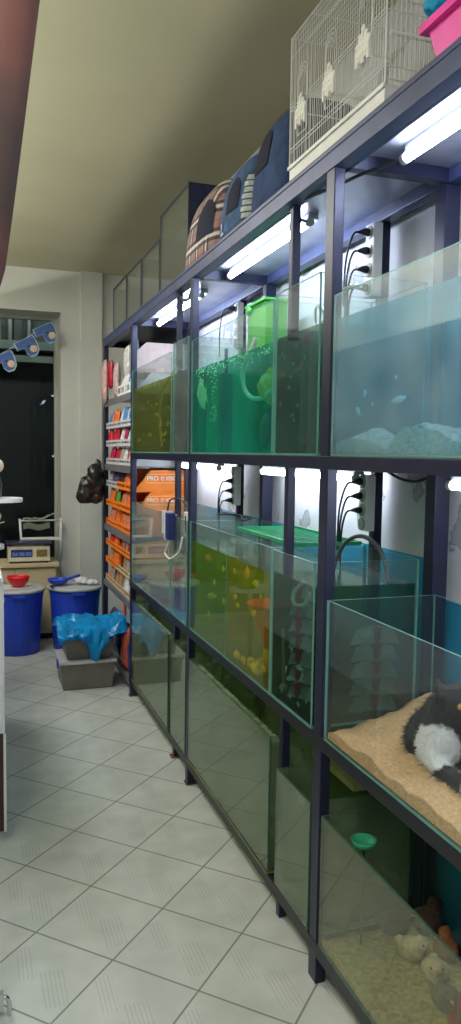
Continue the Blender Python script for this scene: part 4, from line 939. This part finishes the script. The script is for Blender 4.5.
# ------------------------------------------------------------------ far corner: drums, cabinet, scale
M_drum = mat('royal blue plastic', (.016, .060, .58), .35, var=.08, scale=6); M_lid = mat('translucent grey lid', (.44, .47, .49), .35, var=.06)
def drum(label, cx, cy):
    t = thing('storage_drum', label, 'drum', (cx, cy, 0))
    bm = BM(); seg = 72; prof = [(.158, 0), (.168, .012), (.180, .20), (.194, .42), (.203, .47), (.203, .486)]; rings = []
    for i, (r_, z) in enumerate(prof):
        rings.append([bm.verts.new((cx+(r_-(.003 if (k % 3 == 0 and 1 <= i <= 3) else 0))*math.cos(2*PI*k/seg), cy+(r_-(.003 if (k % 3 == 0 and 1 <= i <= 3) else 0))*math.sin(2*PI*k/seg), z)) for k in range(seg)])
    for A, B in zip(rings, rings[1:]):
        for k in range(seg): bm.faces.new((A[k], A[(k+1) % seg], B[(k+1) % seg], B[k])).smooth = True
    bm.faces.new(rings[0]); bm.faces.new(rings[-1]); obj('barrel', bm, M_drum, t)
    bm = BM(); lathe(bm, [(.205, .482), (.214, .484), (.215, .501), (.207, .507), (.12, .510), (.001, .513)], cx, cy, 48); obj('lid', bm, M_lid, t, 'translucent grey lid')
    bm = BM(); box(bm, cx-.05, cx+.05, cy-.218, cy-.190, .455, .478); obj('grip', bm, M_drum, t, bevel=.005)
drum('royal blue lidded drum with a red scoop on its lid, beside the white counter', .318, 6.08)
drum('royal blue lidded drum with a blue scoop on its lid, in front of the pier', .762, 6.075)
def scoop(name, label, cx, cy, z, R, m, half=1.0, handle=None):
    t = thing(name, label, 'scoop', (cx, cy, z))
    bm = BM(); n, k2 = 20, 8; rings = []
    for j in range(k2+1):
        a = j/k2*PI/2; rings.append([bm.verts.new((cx+R*math.sin(a)*math.cos(2*PI*k/n), cy+R*.8*math.sin(a)*math.sin(2*PI*k/n), z+.002+half*R*(1-math.cos(a)))) for k in range(n)])
    for A, B in zip(rings, rings[1:]):
        for k in range(n): bm.faces.new((A[k], A[(k+1) % n], B[(k+1) % n], B[k])).smooth = True
    o = obj('cup', bm, m, t); md = o.modifiers.new('thick', 'SOLIDIFY'); md.thickness = .004
    if handle:
        bm = BM(); tube(bm, handle, [.012, .010, .013], 8); obj('handle', bm, m, t)
scoop('red_scoop', 'bright red scoop on the lid of the left blue drum', .325, 6.02, .514, .085, mat('bright red plastic', (.72, .01, .02), .35), 1.05, [(.22, 6.0, .56), (.18, 5.99, .565), (.16, 5.985, .56)])
scoop('blue_scoop', 'blue scoop on the lid of the right blue drum', .63, 6.05, .514, .085, M_drum, .6, [(.70, 6.06, .558), (.76, 6.07, .575), (.80, 6.08, .58)])
bm = BM(); prism(bm, [(.20, 5.93), (.43, 5.98), (.42, 6.16), (.19, 6.12)], 'z', .514, .5165); solo('paper_sheet', bm, M_white, 'white paper under the red scoop on the left drum', 'paper')
bm = BM()
for c, r_ in (((.86, 6.03, .535), (.06, .04, .022)), ((.81, 6.05, .545), (.05, .04, .028)), ((.91, 6.02, .53), (.035, .03, .018))): ellipsoid(bm, c, r_)
solo('crumpled_bag', remesh(bm, .006, 1, .012, 40), mat('white film', (.70, .72, .72), .35), 'crumpled white plastic bag on the right blue drum lid', 'bag')
bm = BM(); ellipsoid(bm, (.575, 5.97, .522), (.022, .02, .010), 12, 8); solo('rubber_stopper', bm, M_black, 'small black cap on the front left of the right drum lid', 'stopper')

M_cream2 = mat('cream laminate', srgb(206, 190, 150), .5, var=.06, scale=5)
t = thing('side_cabinet', 'cream laminate cabinet carrying the scale below the dark window', 'cabinet', (.39, 6.57, 0))
bm = BM(); box(bm, .10, .655, 6.42, 6.74, .05, .610); obj('carcass', bm, M_cream2, t, bevel=.003)
bm = BM(); box(bm, .08, .672, 6.385, 6.745, .612, .645); obj('top', bm, M_cream2, t, bevel=.004)
bm = BM(); box(bm, .32, .645, 6.408, 6.419, .09, .600); obj('door', bm, M_cream2, t, bevel=.002)
bm = BM(); box(bm, .12, .31, 6.408, 6.419, .09, .600); obj('door', bm, M_cream2, t, bevel=.002)
bm = BM(); box(bm, .11, .645, 6.45, 6.73, 0, .05); obj('plinth', bm, M_black, t)  # black block standing in for the shaded gap below the cabinet
t = thing('weighing_scale', 'beige price scale with blue displays standing on the cream cabinet', 'scale', (.43, 6.48, .646))
bm = BM(); prism(bm, [(6.395, .660), (6.60, .660), (6.60, .785), (6.42, .785)], 'x', .265, .600); obj('scale_body', bm, mat('beige casing', srgb(205, 198, 170), .45), t, bevel=.006)
bm = BM(); box(bm, .250, .615, 6.40, 6.62, .800, .815); obj('weighing_pan', bm, mat('dark steel pan', (.05, .06, .12), .3, .5), t, bevel=.004)
bm = BM(); box(bm, .30, .56, 6.44, 6.57, .785, .800); obj('pan_support', bm, M_white, t)
M_lcd = mat('blue display', (.03, .06, .25), .15, var=.2, scale=60)
bm = BM(); box(bm, .288, .458, 6.396, 6.402, .690, .760, rot=(.37, 6.40, .725, .2, 'X')); obj('price_display', bm, M_lcd, t, 'dark blue display panel')
for k in range(3):
    bm = BM(); box(bm, .296+.054*k, .343+.054*k, 6.3925, 6.397, .706, .738, rot=(.37, 6.40, .725, .2, 'X')); obj('digit_window', bm, mat('pale blue digits', (.16, .26, .55), .2, var=.5, scale=120), t)
bm = BM(); box(bm, .49, .575, 6.396, 6.402, .690, .758, rot=(.37, 6.40, .725, .2, 'X')); obj('keypad', bm, mat('ochre keypad', (.30, .22, .08), .4, var=.6, scale=90), t)
for x in (.29, .575):
    for y in (6.42, 6.58):
        bm = BM(); tube(bm, [(x, y, .646), (x, y, .661)], .012, 10); obj('foot', bm, M_black, t)
t = thing('wire_stand', 'white framed metal rack behind the scale with papers on top', 'stand', (.55, 6.66, .646))
bm = BM()
for p, q in (((.395, 6.64, .646), (.375, 6.64, .985)), ((.715, 6.64, .646), (.715, 6.64, .985)), ((.385, 6.64, .820), (.715, 6.64, .820)), ((.375, 6.64, .975), (.715, 6.64, .975)), ((.395, 6.72, .646), (.375, 6.72, .985)), ((.715, 6.72, .646), (.715, 6.72, .985)), ((.375, 6.64, .975), (.375, 6.72, .975)), ((.715, 6.64, .975), (.715, 6.72, .975))): tube(bm, [p, q], .008, 8)
obj('frame', bm, M_white, t)
bm = BM(); box(bm, .385, .708, 6.632, 6.652, .806, .832); obj('lower_bar', bm, M_white, t)
bm = BM(); n = 10; G = [[bm.verts.new((.40+.26*i/n, 6.62+.12*j/n, .984+.022*abs(fr(i*.1, j*.1, 4))+(.045*max(0, i-6)/4))) for j in range(n+1)] for i in range(n+1)]
for i in range(n):
    for j in range(n): bm.faces.new((G[i][j], G[i+1][j], G[i+1][j+1], G[i][j+1])).smooth = True
solo('paper_bag', bm, mat('pale green paper', srgb(150, 158, 135), .6, var=.2), 'crumpled pale green paper lying on the white wire stand', 'paper')
bm = BM()
bm = BM(); G = [[bm.verts.new((.40+.22*i/8, 6.63+.002*j, .90+.05*(j/4)+.01*math.sin(i))) for j in range(5)] for i in range(9)]
for i in range(8):
    for j in range(4): bm.faces.new((G[i][j], G[i+1][j], G[i+1][j+1], G[i][j+1])).smooth = True
solo('folded_paper', bm, mat('dull green paper', srgb(105, 112, 96), .6), 'dull folded paper hanging inside the white wire stand', 'paper')

# storage boxes with blue bag
M_tub = mat('smoky translucent plastic', (.20, .185, .165), .3, var=.15, scale=8, trans=.15); M_rim = mat('pale tub rim', (.50, .50, .49), .35)
def tub(label, x0, x1, y0, y1, z0, z1, tp=.02):
    t = thing('storage_box', label, 'storage box', ((x0+x1)/2, (y0+y1)/2, z0))
    bm = BM(); lo = [bm.verts.new(p) for p in ((x0+tp, y0+tp, z0), (x1-tp, y0+tp, z0), (x1-tp, y1-tp, z0), (x0+tp, y1-tp, z0))]; hi = [bm.verts.new(p) for p in ((x0, y0, z1-.02), (x1, y0, z1-.02), (x1, y1, z1-.02), (x0, y1, z1-.02))]
    for k in range(4): bm.faces.new((lo[k], lo[(k+1) % 4], hi[(k+1) % 4], hi[k]))
    bm.faces.new(lo); bm.faces.new(hi); obj('tub', bm, M_tub, t, bevel=.008)
    bm = BM(); box(bm, x0-.012, x1+.012, y0-.012, y1+.012, z1-.020, z1); obj('lid', bm, M_rim, t, 'pale grey lid', bevel=.005)
    for ym in (y0+.05,):
        bm = BM(); box(bm, x0-.020, x0-.012, ym, ym+.06, z1-.05, z1-.004); obj('clip', bm, M_drum, t, 'dark blue clip')
tub('lower smoky grey storage box on the floor by the product shelf', .533, .885, 4.955, 5.30, 0, .195, .014)
tub('upper smoky grey storage box under the blue plastic bag', .560, .880, 4.985, 5.28, .1955, .355, .016)
random.seed(11)
bm = BM(); nu, nv = 46, 44; G = []
for i in range(nu+1):
    u = i/nu; row = []
    hem = .315+.03*math.sin(u*7)+(.05 if u > .72 else 0)-.11*math.exp(-((u-.53)/.085)**4)
    for j in range(nv+1):
        v = j/nv; x = .505+.455*u
        n1 = noise.fractal(Vector((u*4.2, v*3.6, 2.0)), 1.0, 2.1, 4); n2 = abs(noise.noise(Vector((u*7+v*3, v*5-u*4, 7.0))))
        bul = (.060+.085*math.sin(PI*min(1, u*1.25+.05))*.6+.10*max(0, u-.62))*math.sin(PI*min(1, max(0, (v-.30)/.70)*.93+.07)) if v > .30 else 0
        if v < .34:
            k = v/.34; z = hem+(.385-hem)*k; y = 4.935-.020*math.sin(PI*k)+.012*n1+.05*max(0, u-.8)*k; x += (.06*(u-.53)*(1-k) if abs(u-.53) < .2 else 0)+.02*(1-k)*(.5-u)
            y -= .012*math.sin(u*34+n1*3)*(1-k*.6)
        else:
            k = (v-.34)/.66; y = 4.935+.33*k; z = .372+max(0, bul+.030*n1*math.sin(PI*k)+.050*(n2-.25)*math.sin(PI*min(1, k*1.1)))
            z += .05*math.exp(-((u-.93)/.10)**2)*(1-k)+.02*math.exp(-((u-.08)/.08)**2)*(1-k)
        row.append(bm.verts.new((x, y, z)))
    G.append(row)
for i in range(nu):
    for j in range(nv): bm.faces.new((G[i][j], G[i+1][j], G[i+1][j+1], G[i][j+1])).smooth = (i+j) % 5 > 0
b = bm
def bag_mat():
    m = mat('blue film', (.0, .30, .72), .22, var=.2, scale=9, bump=.15, trans=.3); return m
solo('blue_bag', b, bag_mat(), 'bright blue plastic bag draped over the stacked storage boxes', 'bag')

# ------------------------------------------------------------------ left side: counter, shelf stand, hanging cloth
M_cw = mat('white counter panel', srgb(222, 224, 226), .35, var=.03); M_cb = mat('dark brown kickboard', srgb(64, 34, 26), .5, var=.2, scale=12)
t = thing('shop_counter', 'white shop counter with dark brown base at the left edge', 'counter', (-.2, 3.7, 0))
bm = BM(); box(bm, -.55, .110, 3.06, 4.55, .45, 1.055); obj('cabinet', bm, M_cw, t, bevel=.004)
bm = BM(); box(bm, -.55, .112, 3.06, 4.55, .05, .448); obj('base', bm, M_cb, t, bevel=.004)
bm = BM(); box(bm, -.57, .104, 3.04, 4.57, 1.056, 1.076); obj('worktop', bm, M_cw, t, bevel=.004)
bm = BM(); box(bm, -.50, .09, 3.10, 4.50, 0, .05); obj('plinth', bm, M_cw, t)
bm = BM(); box(bm, .104, .114, 3.055, 3.063, .05, .450); obj('edge_strip', bm, M_cw, t)
for k, (y_, z_) in enumerate(((3.5, .62), (3.9, .66))):
    bm = BM()
    for q in range(14):
        ellipsoid(bm, (.1102, y_+.05*math.cos(q*1.7)*(q/14), z_+.07*math.sin(q*2.3)*(q/14)), (.0012, .016, .012), 8, 6)
    obj('faded_print', bm, mat('grey print', (.45, .45, .50), .5), t, 'faded grey pattern')
t = thing('white_upright', 'slim white upright with a chrome clip at the lower left corner', 'upright', (.06, 2.1, 0))
bm = BM(); box(bm, -.02, .058, 2.10, 2.14, 0, .42); obj('upright', bm, M_cw, t, bevel=.003)
bm = BM(); tube(bm, smooth_path([(.058, 2.09, .055), (.075, 2.09, .052), (.082, 2.09, .03), (.080, 2.09, .0)]), .006, 8); box(bm, .050, .066, 2.08, 2.10, .02, .07); obj('chrome_clip', bm, mat('chrome', (.7, .7, .72), .15, 1.0), t)
# stand with rounded shelves
st = thing('corner_stand', 'white stand with rounded shelves behind the counter at the left edge', 'stand', (.06, 5.0, 0))
def round_shelf(z, th, tip):
    bm = BM(); P = [(-.5, 4.90)]+[(tip-.10+.10*math.cos(a), 5.0+.10*math.sin(a)) for a in [-PI/2+PI*k/14 for k in range(15)]]+[(-.5, 5.10)]
    prism(bm, P, 'z', z, z+th); return obj('shelf', bm, M_cw, st, bevel=.003)
round_shelf(1.24, .028, .300); round_shelf(.945, .03, .185); round_shelf(.60, .03, .185)
bm = BM(); tube(bm, [(.02, 5.04, 0), (.02, 5.04, 1.24)], .018, 12); obj('pole', bm, M_cw, st)
bm = BM(); tube(bm, [(-.40, 5.0, 0), (-.40, 5.0, 1.24)], .018, 12); obj('pole', bm, M_cw, st)
bm = BM(); lathe(bm, [(.05, 1.269), (.065, 1.28), (.07, 1.36), (.06, 1.375), (.064, 1.39), (.05, 1.41), (.02, 1.415)], .105, 4.97, 24); solo('black_pot', bm, mat('black pot', (.02, .02, .022), .4), 'black pot on the rounded white shelf at the left edge', 'pot')
t = thing('beige_bucket', 'beige bucket with a bail handle on the middle rounded shelf', 'bucket', (.08, 4.97, .976))
bm = BM(); lathe(bm, [(.068, .976), (.082, 1.16), (.088, 1.165), (.086, 1.175)], .075, 4.965, 28); obj('tub', bm, mat('khaki plastic', srgb(165, 165, 128), .5), t)
bm = BM(); tube(bm, [(.075+.088*math.sin(a)*1.0+.0, 4.965-.03*math.cos(a*.5), 1.165-.075*abs(math.cos(a))) for a in [PI/2*k/8 for k in range(9)]][::-1]+[(.185, 4.95, 1.12)], .004, 6); obj('handle', bm, mat('khaki handle', srgb(180, 180, 150), .5), t)
bm = BM(); lathe(bm, [(.06, .631), (.07, .64), (.07, .74), (.072, .75), (.045, .76), (.001, .76)], .085, 4.965, 24); solo('green_tin', bm, mat('green tin', (.20, .30, .03), .5, var=.4, scale=20), 'green tin on the lowest rounded shelf at the left edge', 'tin')
bm = BM(); lathe(bm, [(.065, .761), (.072, .77), (.072, .84), (.06, .85), (.001, .852)], .085, 4.965, 24); solo('black_tin', bm, M_black, 'black tin stacked on the green tin at the left edge', 'tin')
t = thing('beige_bottle', 'tall beige bottle with a round cap on the counter at the left edge', 'bottle', (.06, 3.9, 1.076))
bm = BM(); lathe(bm, [(.04, 1.077), (.045, 1.09), (.045, 1.38), (.02, 1.43), (.018, 1.46)], .075, 3.9, 24); obj('flask', bm, M_cw, t)
bm = BM(); ellipsoid(bm, (.105, 3.9, 1.49), (.04, .035, .038)); obj('cap', bm, mat('peach cap', srgb(230, 205, 180), .5), t)
# hanging patterned cloth, upper left, close to the camera
def cloth_mat():
    m = bpy.data.materials.new('brown floral cloth'); t = nt(m); out = N(t, 'OutputMaterial'); b = N(t, 'BsdfPrincipled'); L = t.links.new
    co = N(t, 'TexCoord'); v = N(t, 'TexVoronoi', feature='F1'); v.inputs['Scale'].default_value = 6; L(co.outputs['Object'], v.inputs['Vector'])
    r = N(t, 'ValToRGB'); e = r.color_ramp.elements; e[0].position = .25; e[0].color = c4(srgb(84, 38, 30)); e[1].position = .52; e[1].color = c4(srgb(106, 68, 60))
    x = r.color_ramp.elements.new(.30); x.color = c4(srgb(50, 22, 18)); x2 = r.color_ramp.elements.new(.36); x2.color = c4(srgb(100, 60, 52)); x3 = r.color_ramp.elements.new(.75); x3.color = c4(srgb(74, 58, 52))
    L(v.outputs['Distance'], r.inputs[0]); L(r.outputs[0], b.inputs['Base Color']); b.inputs['Roughness'].default_value = .9; L(b.outputs[0], out.inputs[0]); return m
bm = BM(); nu, nv = 24, 30; G = []
for i in range(nu+1):
    u = i/nu; row = []
    for j in range(nv+1):
        s = j/nv; z = 3.09-1.45*s; xr = .103+.146*(z-2.223)+.003*math.sin(s*9)
        if z < 1.83: xr -= .15*(1.83-z)
        row.append(bm.verts.new((xr-.45*(1-u), 1.2+.007*math.sin(u*26)*(.4+s), z)))
    G.append(row)
for i in range(nu):
    for j in range(nv): bm.faces.new((G[i][j], G[i+1][j], G[i+1][j+1], G[i][j+1])).smooth = True
o = solo('hanging_cloth', bm, cloth_mat(), 'brown and pink floral cloth hanging at the upper left edge', 'cloth'); o.modifiers.new('thick', 'SOLIDIFY').thickness = .006

# garland of blue cut-outs in the window opening
M_bpap = mat('blue printed paper', srgb(60, 92, 150), .6, var=.25, scale=40); M_cpap = mat('cream spot', srgb(205, 180, 150), .6); M_dpap = mat('dark spot', srgb(30, 36, 70), .6); M_ppap = mat('pale border', srgb(160, 178, 195), .6)
string_pts = [(.10, 6.62, 2.30), (.17, 6.62, 2.32), (.33, 6.62, 2.42), (.50, 6.62, 2.55), (.66, 6.62, 2.65), (.72, 6.72, 2.72)]
cable('garland_string', string_pts, .003, M_ppap, 'pale string of the paper garland across the window opening', 'string', 4)
def cutout(label, x, z, ang):
    t = thing('paper_cutout', label, 'decoration', (x, 6.612, z))
    base = [(-.10, .045), (.095, .045), (.10, -.02), (.085, -.10), (.045, -.135), (-.01, -.13), (-.035, -.085), (-.03, -.03), (-.10, -.03)]
    def P(pts, k, off): return [(x+(p[0]*math.cos(ang)-p[1]*math.sin(ang))*k*.84, z-.0+(p[0]*math.sin(ang)+p[1]*math.cos(ang))*k*.84) for p in pts]
    bm = BM(); prism(bm, P(base, 1.08, 0), 'y', 6.612, 6.614); obj('border', bm, M_ppap, t)
    bm = BM(); prism(bm, P(base, .97, 0), 'y', 6.609, 6.6115); obj('sheet', bm, M_bpap, t)
    for c, r_, m, nm in (((.045, -.075), .030, M_cpap, 'cream_spot'), ((.015, -.035), .010, M_dpap, 'dark_spot')):
        q = P([c], 1, 0)[0]; bm = BM(); prism(bm, [(q[0]+r_*math.cos(a), q[1]+r_*math.sin(a)) for a in [2*PI*k/14 for k in range(14)]], 'y', 6.607, 6.6085); obj(nm, bm, m, t)
cutout('blue paper cutout of the garland, lowest one at the left frame edge', .250, 2.320, .42)
cutout('blue paper cutout of the garland, middle one', .428, 2.450, .50)
cutout('blue paper cutout of the garland, highest one beside the opening corner', .580, 2.570, .45)

# ------------------------------------------------------------------ light
def area(name, loc, size, sy, power, col, rot=(0, 0, 0)):
    l = bpy.data.lights.new(name, 'AREA'); l.shape = 'RECTANGLE'; l.size = size; l.size_y = sy; l.energy = power; l.color = col
    o = bpy.data.objects.new(name, l); COL.objects.link(o); o.location = loc; o.rotation_euler = rot; return o
area('ceiling_lamp_near', (-.55, .2, 3.05), .7, 1.6, 54, (.97, .98, 1))
area('ceiling_lamp_far', (-.45, 4.4, 3.05), .6, 2.0, 50, (.97, .98, 1))
bm = BM(); box(bm, XL, -1.0, .2, 6.2, 0, 2.25); box(bm, -1.03, -1.0, .2, 6.2, 2.25, 2.431); struct('trim_5', bm, mat('dark unseen block', srgb(84, 74, 66), .6, var=.25, scale=6))     # unseen block added on the left; its parapet cuts the ceiling light
area('added_ceiling_wash', (-1.35, 3.2, 2.32), .03, 5.6, 160, (1, .98, .88), (PI, 0, 0))  # unseen light added to brighten the ceiling as far as the parapet's edge
area('added_facade_light', (.3, 7.5, 3.6), 1.4, .2, 34, (.9, 1, .95), (PI*.32, 0, 0))  # light added to brighten the upper wall and ledges outside
w = bpy.data.worlds.new('world'); SC.world = w; w.use_nodes = True; w.node_tree.nodes['Background'].inputs[0].default_value = (.02, .025, .03, 1); w.node_tree.nodes['Background'].inputs[1].default_value = .4
SC.cycles.max_bounces = 10; SC.cycles.diffuse_bounces = 4; SC.cycles.glossy_bounces = 4; SC.cycles.transparent_max_bounces = 40; SC.cycles.transmission_bounces = 4
SC.cycles.use_denoising = True; SC.cycles.sample_clamp_indirect = 6; SC.cycles.caustics_reflective = False; SC.cycles.caustics_refractive = False
SC.view_settings.view_transform = 'Standard'; SC.view_settings.look = 'None'; SC.view_settings.exposure = 0; SC.view_settings.gamma = 1
